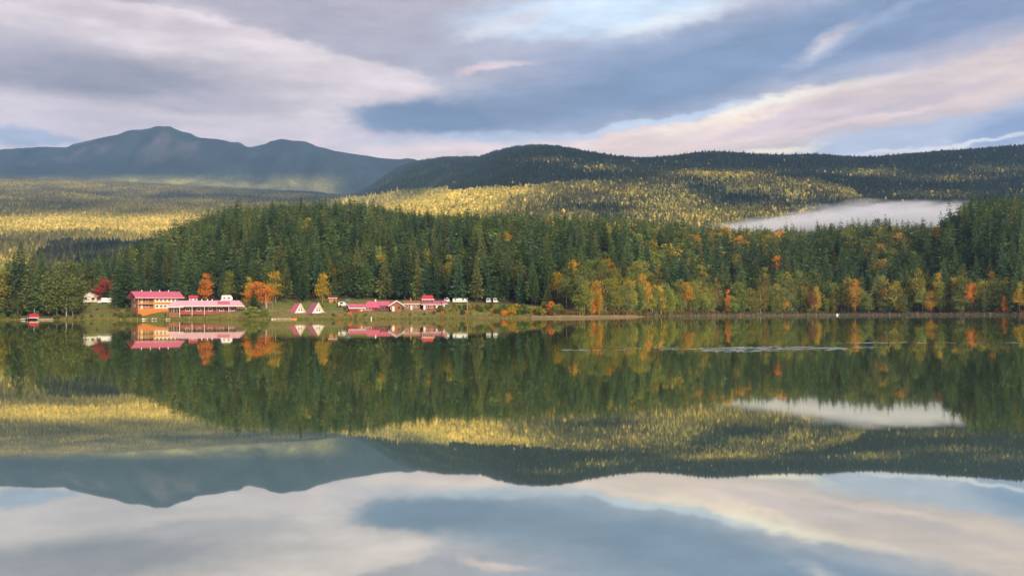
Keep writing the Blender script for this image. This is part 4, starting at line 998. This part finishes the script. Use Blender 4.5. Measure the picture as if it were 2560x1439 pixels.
top = [(x1 + 2.0, 5.21, 26.5 * k), (x3 + .3, 5.21, 26.5 * k), (x3 + .3, 10, 13 * k), (x1 + 1.0, 10, 13 * k)]; mb.rings([top, [(a, b, c - .12) for a, b, c in top]])
rf2 = mb.build('roof', M['roof'], r); vent(rf2, x2 + 1.0, 5.2, 26.5 * k, .8)
t = MB()
t.prism([(-.05, 9.6 * k), (5.1, 20.4 * k), (5.1, 18.9 * k), (-.05, 8.1 * k)], x0 - .09, x0 - .005, 'x').build('bargeboard', M['white'], rf)
rg2 = roof_y(r, x3 - 1.2, x4 + 1.4, -1.2, 10, 14.5 * k, 28 * k, 'roof', trim='white', tw=.3)
for xx in (x0 + 6.2, x1 + .9, x1 + 2.4): window(r, xx, 3.2 * k, 1.1, 1.0, 1.2, 'white')
for xx in (x2 + 1.4, x2 + 3.6): window(r, xx, 5.5 * k, 1.4, 1.1, 1.8, 'wood')
window(r, (x3 + x4) / 2 - 1.6, 6 * k, 1.3, 1.1, -.3, 'white'); window(r, (x3 + x4) / 2 + 1.2, 6 * k, 1.0, 1.2, -.3, 'brown'); door(r, x3 + 1.0, .1, .9, 2.0, -.3, 'cream'); door(r, x1 - 1.1, .1, .9, 1.8, 1.2, 'cream')
MB().prism([((x3 + x4) / 2 - 1.1, 20 * k), ((x3 + x4) / 2 + 1.1, 20 * k), ((x3 + x4) / 2, 24.5 * k)], -.37, -.302, 'y').build('gable_panel', M['roof_red'], r)
window(r, 3.4, 3 * k, 1.1, .9, 0, 'white', side=x0 + .6)

# 8 brown cottage beside it
r, k = site('brown_cottage', 1029, 776, 2, 'brown timber cottage with white windows between the long house and the red house', 'cottage', extra=3)
MB().box(-3.1, 3.3, 0, 6, -1.5, 2.6).build('wall', M['brown'], r)
for xx in (-1.8, 1.2, 2.4): window(r, xx, .9, 1.0, 1.2, 0, 'white')
door(r, -.1, 0, .8, 1.9, 0, 'cream'); roof_x(r, -3.5, 3.7, -.6, 6.6, 2.6, 3.9, 'brown', trim='cream')
MB().box(-.55, -.15, 1.5, 1.9, 2.5, 4.9).build('chimney', M['orange'], r)
for a in (2.9, ): MB().box(a, a + .16, -.55, -.4, -.6, 2.5).build('post', M['orange'], r)

# 9 red house in two tiers
r, k = site('red_house', 1073, 775, 14, 'red two storey house with stacked pink gables, tallest right of the brown cottage', 'house', extra=3)
MB().box(-2.6, 2.2, 0, 6, -1.5, 2.5).build('wall', M['redwall'], r)
MB().box(-2.3, 1.4, 1.6, 5.6, 2.5, 4.6).build('upper_wall', M['plum'], r)
roof_x(r, -3.6, 2.6, -.9, 6.6, 2.3, 4.0, 'roof_mauve', trim='cream', hip=1.4, hipr=.6)
rr_ = roof_x(r, -3.1, 2.3, 0.6, 6.6, 4.4, 6.1, 'roof_red', trim='cream', hip=1.3, hipr=.01)
window(r, -1.2, .6, 1.0, 1.1, 0, 'white'); window(r, .9, .7, 1.4, 1.0, 0, 'cream'); door(r, -2.1, 0, .8, 1.9, 0, 'white')
window(r, -1.2, 3.3, .9, .9, 1.6, 'cream'); window(r, .5, 3.3, .9, .9, 1.6, 'cream')
for a in (-2.9, 2.1): MB().box(a, a + .14, .75, .9, 3.2, 4.35).build('post', M['cream'], r)
def shed(px, py, wd, h, label, phi=6):
    r, k = site('mauve_shed', px, py, phi, label, 'shed', 'mauve roofed sheds')
    MB().box(-wd/2, wd/2, 0, 3.5, -1, h).build('wall', M['plum'], r); roof_x(r, -wd/2 - .3, wd/2 + .3, -.9, 4.2, h, h + 1.5, 'roof_mauve', trim='cream'); door(r, -.3, 0, 1.1, 1.7, 0, 'white')
shed(1094, 770, 2.4, 1.6, 'larger mauve roofed shed touching the red house'); shed(1111, 767, 1.7, 1.4, 'smaller mauve roofed shed right of the larger one')

# ------------------------------------------------------------------ boats, docks, small things
def dock(px, lpx, label, cat='dock', zt=.42, wd=1.8, m_='dockwood', phi=0, D=-5):
    y = float(shore_d(px)) + D; x = (px - 1280) / F * y; L_ = lpx * y / F
    r = empty('boat_dock', (x, y, 0), -math.atan2(x, y) + math.radians(phi), label, cat)
    MB().box(-L_/2, L_/2, 0, wd, zt - .12, zt).build('planking', M[m_], r); MB().box(-L_/2, L_/2, .03, .12, zt - .34, zt - .122).build('beam', M['wood'], r)
    for i in range(4):
        a = -L_/2 + .2 + i * (L_ - .4) / 3; MB().cyl((a, .25, -1.2), (a, .25, zt + .35), .09, .09, 7).build('pile', M['wood'], r)
    return r
dock(114, 36, 'pale wooden dock beside the red boat'); dock(705, 46, 'low pale dock before the lawn left of the tent shaped cabins', wd=1.2)
def hull(L_, bw, h, n=9):
    rings = []
    for i in range(n):
        t = i / (n - 1); s = math.sin(math.pi * min(max(t * .9 + .05, 0), 1)) ** .6; x = -L_/2 + L_ * t; up = .25 * h * (2 * t - 1) ** 2
        rings.append([(x, -bw/2 * s, h + up), (x, -bw/2 * s * .7, h * .35), (x, 0, .0 + up * .6), (x, bw/2 * s * .7, h * .35), (x, bw/2 * s, h + up), (x, bw/2 * s * .8, h + up - .04), (x, 0, h * .3 + up), (x, -bw/2 * s * .8, h + up - .04)])
    return MB().rings(rings)
# red covered boat in a boat lift
y = float(shore_d(80)) - 7; x = (80 - 1280) / F * y
r = empty('red_boat', (x, y, -.1), -math.atan2(x, y) + .15, 'red canopied motorboat moored at the far left shore', 'boat')
hull(6.4, 2.3, .85).build('hull', M['rubber'], r); MB().box(-2.2, 2.4, -.9, .9, .75, .9).build('deck', M['white'], r)
rr = []
for i in range(7):
    t = i / 6; s = .75 + .25 * math.sin(math.pi * t); xx = -1.3 + 4.0 * t; rr.append([(xx, -1.15, .9), (xx, -1.1, 1.5 + 1.0 * s), (xx, -.6, 1.9 + 1.2 * s), (xx, .6, 1.9 + 1.2 * s), (xx, 1.1, 1.5 + 1.0 * s), (xx, 1.15, .9)])
MB().rings(rr).build('canopy', M['redcloth'], r); MB().box(-1.35, 2.75, -1.19, -1.152, 1.0, 1.25).build('stripe', M['cream'], r)
MB().cyl((.9, 0, 2.9), (.9, 0, 5.4), .06, .04, 6).build('mast', M['white'], r); MB().box(-4.6, -2.4, -.5, .5, .5, .7).build('swim_platform', M['white'], r)
# boathouse shade is the trees' own; small craft pulled up on the grass
def canoe(px, D, col, label, L_=4.2, phi=0, cat='canoe', grp=None, name='canoe'):
    y = float(shore_d(px)) + D; x = (px - 1280) / F * y
    r = empty(name, (x, y, zn(x, y) + .02 if D > 0 else -.06), -math.atan2(x, y) + math.radians(phi), label, cat, grp)
    hull(L_, .85, .42).build('hull', M[col], r)
    for q in (-L_*.2, L_*.2): MB().box(q - .1, q + .1, -.34, .34, .3, .34).build('seat', M['wood'], r)
canoe(366, 1.2, 'white', 'white canoe on the grass below the orange lodge, the leftmost', 3.4, 8, grp='small boats on the bank')
canoe(384, 1.5, 'white', 'white dinghy below the orange lodge, middle of the three', 2.6, 60, 'dinghy', 'small boats on the bank', 'dinghy')
canoe(391, 1.6, 'white', 'white dinghy below the orange lodge, rightmost of the three', 2.6, 70, 'dinghy', 'small boats on the bank', 'dinghy')
canoe(421, .6, 'cream', 'cream rowing boat at the water below the gap between the lodges', 1.8, 30, 'boat', 'small boats on the bank', 'rowing_boat')
canoe(684, -2, 'white', 'white skiff at the left end of the low pale dock', 1.6, 20, 'boat', None, 'skiff')
canoe(733, -3, 'kayak', 'orange kayak at the right end of the low pale dock', 2.6, 4, 'kayak', None, 'kayak')
canoe(728 - 8, 1, 'teal', 'teal kayak on the sand beside the orange kayak', .9, 70, 'kayak', None, 'kayak')
y = float(shore_d(2092)) - 6; x = (2092 - 1280) / F * y
r = empty('mooring_buoy', (x, y, 0), 0, 'white mooring buoy close to the right shore', 'buoy'); 
MB().rings([[(q * math.cos(a), q * math.sin(a), zz) for a in np.arange(12) * math.pi / 6] for q, zz in ((.2, -.2), (.6, 0), (.75, .35), (.6, .7), (.2, .9))]).build('float', M['white'], r)
MB().cyl((0, 0, .88), (0, 0, 1.15), .08, .08, 6).build('ring', M['metal'], r)
# slim white post and its float in front of the long house
y = float(shore_d(928)) - 1; x = (928 - 1280) / F * y
r = empty('marker_post', (x, y, 0), 0, 'short white marker post in the shallows before the long house', 'post'); MB().cyl((0, 0, -.8), (0, 0, .95), .16, .14, 8).build('post', M['white'], r); MB().cyl((0, 0, .951), (0, 0, 1.15), .2, .05, 8).build('cap', M['metal'], r)
# swing frame on the lawn
x, y, z = ground_at(674, 770)
r = empty('swing_frame', (x, y, z), .2, 'pale green metal swing frame on the lawn beside the bright orange tree', 'swing')
for a in (-1.2, 1.2):
    MB().cyl((a, -.9, -.1), (a, 0, 2.5), .07, .06, 6).cyl((a, .9, -.1), (a, 0, 2.5), .07, .06, 6).build('leg', M['greenpaint' if a > 0 else 'white'], r)
MB().cyl((-1.3, 0, 2.5), (1.3, 0, 2.5), .06, .06, 6).build('crossbar', M['greenpaint'], r)
MB().box(-.3, .3, -.12, .12, .5, .55).cyl((-.28, 0, .55), (-.28, 0, 2.45), .015, .015, 4).cyl((.28, 0, .55), (.28, 0, 2.45), .015, .015, 4).build('seat', M['wood'], r)
# dark barbecue shelter on the lawn
x, y, z = ground_at(654, 781)
r = empty('fire_pit_hood', (x, y, z), .4, 'small dark metal fire pit hood on the lawn between two round bushes', 'fire pit')
MB().cyl((0, 0, -.1), (0, 0, .5), .6, .6, 10).build('pit', M['brown'], r); MB().cyl((0, 0, 1.1), (0, 0, 1.7), .85, .15, 10).build('hood', M['rubber'], r)
for a in range(3): MB().cyl((.55 * math.cos(a * 2.1), .55 * math.sin(a * 2.1), .4), (.6 * math.cos(a * 2.1), .6 * math.sin(a * 2.1), 1.15), .04, .04, 5).build('leg', M['rubber'], r)
# wooden utility poles
for px, py, pt, lab in ((1168, 781, 745, 'bare pale pole left of the trunks by the white trailers'), (676 - 12, 768, 735, 'thin pole at the back of the orange tree lawn')):
    x, y, z = ground_at(px, py); h = (py - pt) / F * y
    r = empty('wooden_pole', (x, y, z), 0, lab, 'pole'); MB().cyl((0, 0, -.5), (0, 0, h), .16, .11, 8).build('shaft', M['birch'], r); MB().cyl((0, 0, h), (0, 0, h + .12), .13, .1, 8).build('cap', M['metal'], r)

# bare dead trees standing out of the conifers
rsn = random.Random(4)
for px, pt, pb, lab in ((1376, 636, 668, 'bleached dead tree leaning over the slope above the sandy beach'), (632, 548, 585, 'grey dead spike on the left part of the ridge'), (1010, 560, 600, 'bare grey trunk high in the dark slope above the long house'),
                        (1230, 600, 640, 'bare pale trunk in the slope above the white trailers'), (1790, 610, 645, 'thin dead trunk on the slope above the right shore thicket'), (2215, 590, 630, 'grey dead trunk under the fog bank'), (2470, 560, 610, 'dead spike on the right edge hill')):
    x, y, z = slope_at(px, pb, 25); h = max(CAMH + (hor(px) - pt) / F * y - z, 8)
    r = empty('dead_tree', (x, y, z - .3), rsn.uniform(0, 6), lab, 'dead tree'); mb = MB(); lean = rsn.uniform(.3, 1.2)
    MB().cyl((0, 0, 0), (lean * .5, 0, h * .55), .28, .17, 7).cyl((lean * .5, 0, h * .55), (lean, 0, h), .17, .03, 7).build('trunk', M['birch'], r)
    for i in range(12):
        zz = h * rsn.uniform(.35, .95); a = rsn.uniform(0, 6.28); l = h * .09 * (1.3 - zz / h) + .5; cx = lean * zz / h
        mb.cyl((cx, 0, zz), (cx + math.cos(a) * l, math.sin(a) * l, zz + l * rsn.uniform(-.1, .5)), .06, .015, 4)
    mb.build('limbs', M['birch'], r)

# ------------------------------------------------------------------ shrubs
SH = []
def shrub(px, d, h, wd, colr, label, grp):
    y = float(shore_d(px)) + d; x = (px - 1280) / F * y
    tree('s', x, y, h, wd, np.array(PAL[colr]) * random.uniform(.85, 1.2), label, 'shrub', grp, None, 'shrub')
shrub(626, 4, 4.8, 1.2, 'lime', 'large round green bush at the water left of the lawn', None); shrub(660, 6, 3.2, 1.2, 'lime', 'smaller round bush right of the large one at the water', None)
ZS = [(0, 'far left shore'), (200, 'cream cottage'), (330, 'orange lodge'), (470, 'long decked lodge'), (600, 'orange tree lawn'), (720, 'tent shaped cabins'), (830, 'long pink roofed house'), (1040, 'red house'), (1160, 'white trailers'), (1250, 'sandy beach'), (1560, 'right shore thicket'), (2000, 'buoy shore'), (2300, 'right edge shore')]
rs = np.random.default_rng(11)
def scatter(u0, u1, d0, d1, n, cols, h0, h1):
    for _ in range(n):
        px = rs.uniform(u0, u1); d = rs.uniform(d0, d1); c = cols[rs.integers(len(cols))]; h = rs.uniform(h0, h1)
        zone = [z for z in ZS if z[0] <= px][-1][1]; sz = 'low' if h < (h0 + h1) / 2 else 'tall'
        lab = f"{sz} {CN.get(c, c)} shrub near the water by the {zone}" if d < 12 else f"{sz} {CN.get(c, c)} shrub on the grass behind the shore by the {zone}"
        shrub(px, d, h, rs.uniform(.7, 1.05), c, lab, lab.replace('shrub', 'shrubs'))
scatter(0, 60, 1, 5, 8, ['olive', 'lime', 'olivec'], 1.5, 3.4)
scatter(130, 215, 1, 5, 9, ['olive', 'olivec', 'green', 'rust'], 1.2, 3)
scatter(215, 330, 6, 45, 14, ['lime', 'olive', 'rust', 'olive'], .8, 2.2)
scatter(300, 350, 3, 12, 8, ['lime', 'olive'], 1.5, 3.2)
scatter(440, 600, 1, 4, 9, ['lime', 'ygreen', 'olive'], .5, 1.0)
scatter(600, 870, 30, 80, 16, ['olive', 'lime', 'ygreen', 'rust'], .8, 2.2)
scatter(830, 905, 4, 20, 8, ['rust', 'orange', 'olive'], .8, 1.8)
scatter(905, 1080, 5, 13, 10, ['olive', 'lime', 'green'], .6, 1.4)
scatter(1080, 1260, 9, 36, 38, ['rust', 'orange', 'lime', 'olive', 'green'], 1.2, 2.8)
scatter(1255, 1400, 5, 28, 38, ['lime', 'green', 'orange', 'yellow', 'olive', 'rust'], 2.0, 4.6)
scatter(1400, 1640, 7, 13, 18, ['rust', 'olive', 'lime', 'olivec'], 1.5, 3.5)
scatter(1640, 2560, 2, 7, 62, ['rust', 'olive', 'lime', 'olivec', 'rust', 'ygreen', 'rust'], 1.4, 4.2)

# reeds and undergrowth along the shore, one mass each
def tufts(name, n, u0, u1, dfun, hfun, palette, label, cat, wq=.05):
    r_ = np.random.default_rng(len(name)); U = r_.uniform(u0, u1, n); D = dfun(r_, n, U); Y = shore_d(U) + D; X = (U - 1280) / F * Y; Z = near_z(X, Y)
    h = hfun(r_, n, U); a = r_.uniform(0, 6.28, n); w = h * r_.uniform(.25, .6, n); lean = r_.normal(size=(n, 2)) * h[:, None] * .25
    dx = np.cos(a) * w / 2; dy = np.sin(a) * w / 2
    V = np.stack([np.stack([X - dx, Y - dy, Z - .08], -1), np.stack([X + dx, Y + dy, Z - .08], -1), np.stack([X + dx * .5 + lean[:, 0], Y + dy * .5 + lean[:, 1], Z + h], -1), np.stack([X - dx * .7 + lean[:, 0], Y - dy * .7 + lean[:, 1], Z + h * .85], -1)], 1).reshape(-1, 3)
    P = np.array([PAL[p] for p in palette]); q = (r_.integers(0, len(palette), n) + (vnoise(X / 5, Y / 3, 9) * 2).astype(int)) % len(palette); c = P[q] * r_.uniform(.6, 1.2, (n, 1))
    me = np_mesh(name, V, np.arange(4 * n).reshape(-1, 4), [M['leafs']], None, np.repeat(c, 4, 0)); o = bpy.data.objects.new(name, me); COL.objects.link(o); tag(o, label, cat, None, 'stuff')
PAL['straw'] = (.36, .26, .09); PAL['brown'] = (.16, .10, .05)
tufts('lawn_grass', 26000, -100, 1440, lambda r, n, U: np.interp(U, [1100, 1200], [0, 5.5]) + r.uniform(.05, 1, n) ** 1.2 * np.interp(U, [0, 250, 1000, 1440], [14, 90, 90, 22]), lambda r, n, U: r.uniform(.12, .45, n), ['olive', 'lime', 'straw', 'lime', 'straw', 'rust'], 'rough green and straw coloured grass of the lawn', 'grass')
tufts('shore_reeds', 15000, -200, 1330, lambda r, n, U: r.uniform(-.2, 3.2, n) + np.clip((U - 1000) / 330 * r.uniform(0, 1, n), 0, 1) * r.uniform(0, 8, n), lambda r, n, U: r.uniform(.15, .55, n), ['ygreen', 'lime', 'straw', 'olive'], 'yellow green reeds fringing the left and middle waterline', 'reeds')
tufts('undergrowth', 26000, 1380, 2800, lambda r, n, U: r.uniform(.6, 14, n) + np.interp(U, [1380, 1560, 1620], [6, 5, 0]), lambda r, n, U: r.uniform(.3, 1.6, n), ['rust', 'brown', 'olivec', 'olive', 'brown', 'rust'], 'brown and green undergrowth beneath the right shore trees', 'undergrowth')

# floating weed: thin pale mats that catch the sky
def weed(name, patches, label, m_):
    mb = MB(); r_ = random.Random(5)
    for (px0, px1, py0, py1, n) in patches:
        for _ in range(n):
            t = r_.random(); px = px0 + (px1 - px0) * t; env = math.sin(math.pi * min(max(t, .02), .98)) ** .5
            py = (py0 + py1) / 2 + (py1 - py0) / 2 * r_.uniform(-1, 1) * env
            Y = CAMH * F / (py - hor(px)); X = (px - 1280) / F * Y; L_ = r_.uniform(.15, 1.0) ** 1.5 * .55 + .05; w_ = r_.uniform(.03, .14) * min(Y / 45, 1.5); k_ = r_.randint(6, 9)
            pts = []
            a0 = r_.uniform(-.25, .25)
            for i in range(k_):
                a = 2 * math.pi * i / k_; q = r_.uniform(.75, 1.2); xx = math.cos(a) * L_ * q / 2; yy = math.sin(a) * w_ * q
                pts.append((X + xx * math.cos(a0) - yy * math.sin(a0), Y + xx * math.sin(a0) + yy * math.cos(a0), .005 + .0015 * math.sin(a) ))
            mb.poly(pts)
    o = mb.build(name, m_); tag(o, label, 'water weed', None, 'stuff')
mw, t, b = material('floating_weed'); b.inputs['Base Color'].default_value = (.34, .39, .37, 1); b.inputs['Roughness'].default_value = .45
weed('floating_weed', [(1720, 2130, 867, 877, 150), (1820, 2110, 865, 873, 110), (1400, 1560, 873, 876, 20), (1560, 1720, 868, 875, 20), (2130, 2200, 865, 871, 18), (1760, 1900, 873, 880, 60)], 'pale floating weed in a long streak on the mid right water', mw)
weed('thin_weed', [(2080, 2560, 855, 858, 60), (1840, 1960, 800, 803, 20)], 'thin scattered threads of weed on the right part of the lake', mw)

# ------------------------------------------------------------------ fog bank and haze
def volume_mat(name, build):
    m = bpy.data.materials.new(name); m.use_nodes = True; t = m.node_tree; t.nodes.remove(t.nodes['Principled BSDF'])
    v = t.nodes.new('ShaderNodeVolumePrincipled'); t.links.new(v.outputs[0], t.nodes['Material Output'].inputs['Volume']); build(t, v); return m
def fog_nodes(t, v):
    v.inputs['Color'].default_value = (.98, .98, .99, 1)
    g = t.nodes.new('ShaderNodeTexCoord')
    def mm(op, a, b=None, c=None):
        n = t.nodes.new('ShaderNodeMath'); n.operation = op
        for i, q in enumerate((a, b, c)):
            if q is None: continue
            if isinstance(q, (int, float)): n.inputs[i].default_value = q
            else: t.links.new(q, n.inputs[i])
        return n.outputs[0]
    mp = t.nodes.new('ShaderNodeMapping'); mp.inputs['Scale'].default_value = (2.2, 1, 1.4); t.links.new(g.outputs['Object'], mp.inputs[0])
    n = t.nodes.new('ShaderNodeTexNoise'); n.inputs['Scale'].default_value = 2.4; n.inputs['Detail'].default_value = 5; t.links.new(mp.outputs[0], n.inputs['Vector'])
    s = t.nodes.new('ShaderNodeVectorMath'); s.operation = 'LENGTH'; t.links.new(g.outputs['Object'], s.inputs[0])
    d = mm('SUBTRACT', mm('ADD', mm('SUBTRACT', 1.0, s.outputs['Value']), mm('MULTIPLY', n.outputs['Fac'], .95)), .50)
    r = t.nodes.new('ShaderNodeMapRange'); r.interpolation_type = 'SMOOTHSTEP'; r.inputs['From Min'].default_value = 0; r.inputs['From Max'].default_value = .80; r.inputs['To Max'].default_value = 1
    t.links.new(d, r.inputs['Value']); t.links.new(mm('MULTIPLY', r.outputs[0], FOGD), v.inputs['Density'])
FOGD = .030
def fog(px, py, D, wpx, hpx, dep, label, tilt=0):
    x = (px - 1280) / F * D; z = CAMH + (hor(px) - py) / F * D
    V = []; n_ = 24; rings = []
    for i in range(1, 12):
        th = math.pi * i / 12; rings.append([(math.sin(th) * math.cos(a), math.sin(th) * math.sin(a), math.cos(th)) for a in np.arange(n_) * 2 * math.pi / n_])
    o = MB().rings(rings).build('fog_bank', volume_mat('fog_bank', fog_nodes)); o.location = (x, D, z); o.scale = (wpx / F * D / 2, dep, hpx / F * D / 2)
    o.rotation_euler = (0, math.radians(tilt), 0)
    tag(o, label, 'fog', None, 'stuff'); return o
fog(2240, 545, 1520, 680, 98, 120, 'thick white fog bank lying behind the ridge at right')
fog(1960, 566, 1500, 560, 60, 100, 'thin tapering end of the fog behind the middle ridge', -4)
def mist_nodes(t, v):
    v.inputs['Color'].default_value = (.95, .90, .97, 1); v.inputs['Density'].default_value = 3.0e-4
o = MB().box(70, 420, 420, 640, -.6, 1.25).build('mist', volume_mat('mist', mist_nodes)); tag(o, 'thin morning mist lying on the water along the right shore', 'mist', None, 'stuff')
def haze_nodes(t, v):
    v.inputs['Color'].default_value = (.38, .62, 1.0, 1); v.inputs['Density'].default_value = 4.6e-5; v.inputs['Anisotropy'].default_value = 0.0
o = MB().box(-11600, 11600, -60, 12700, -40, 2400).build('haze', volume_mat('haze', haze_nodes)); tag(o, 'thin blue morning air fading the mountains', 'haze', None, 'stuff')
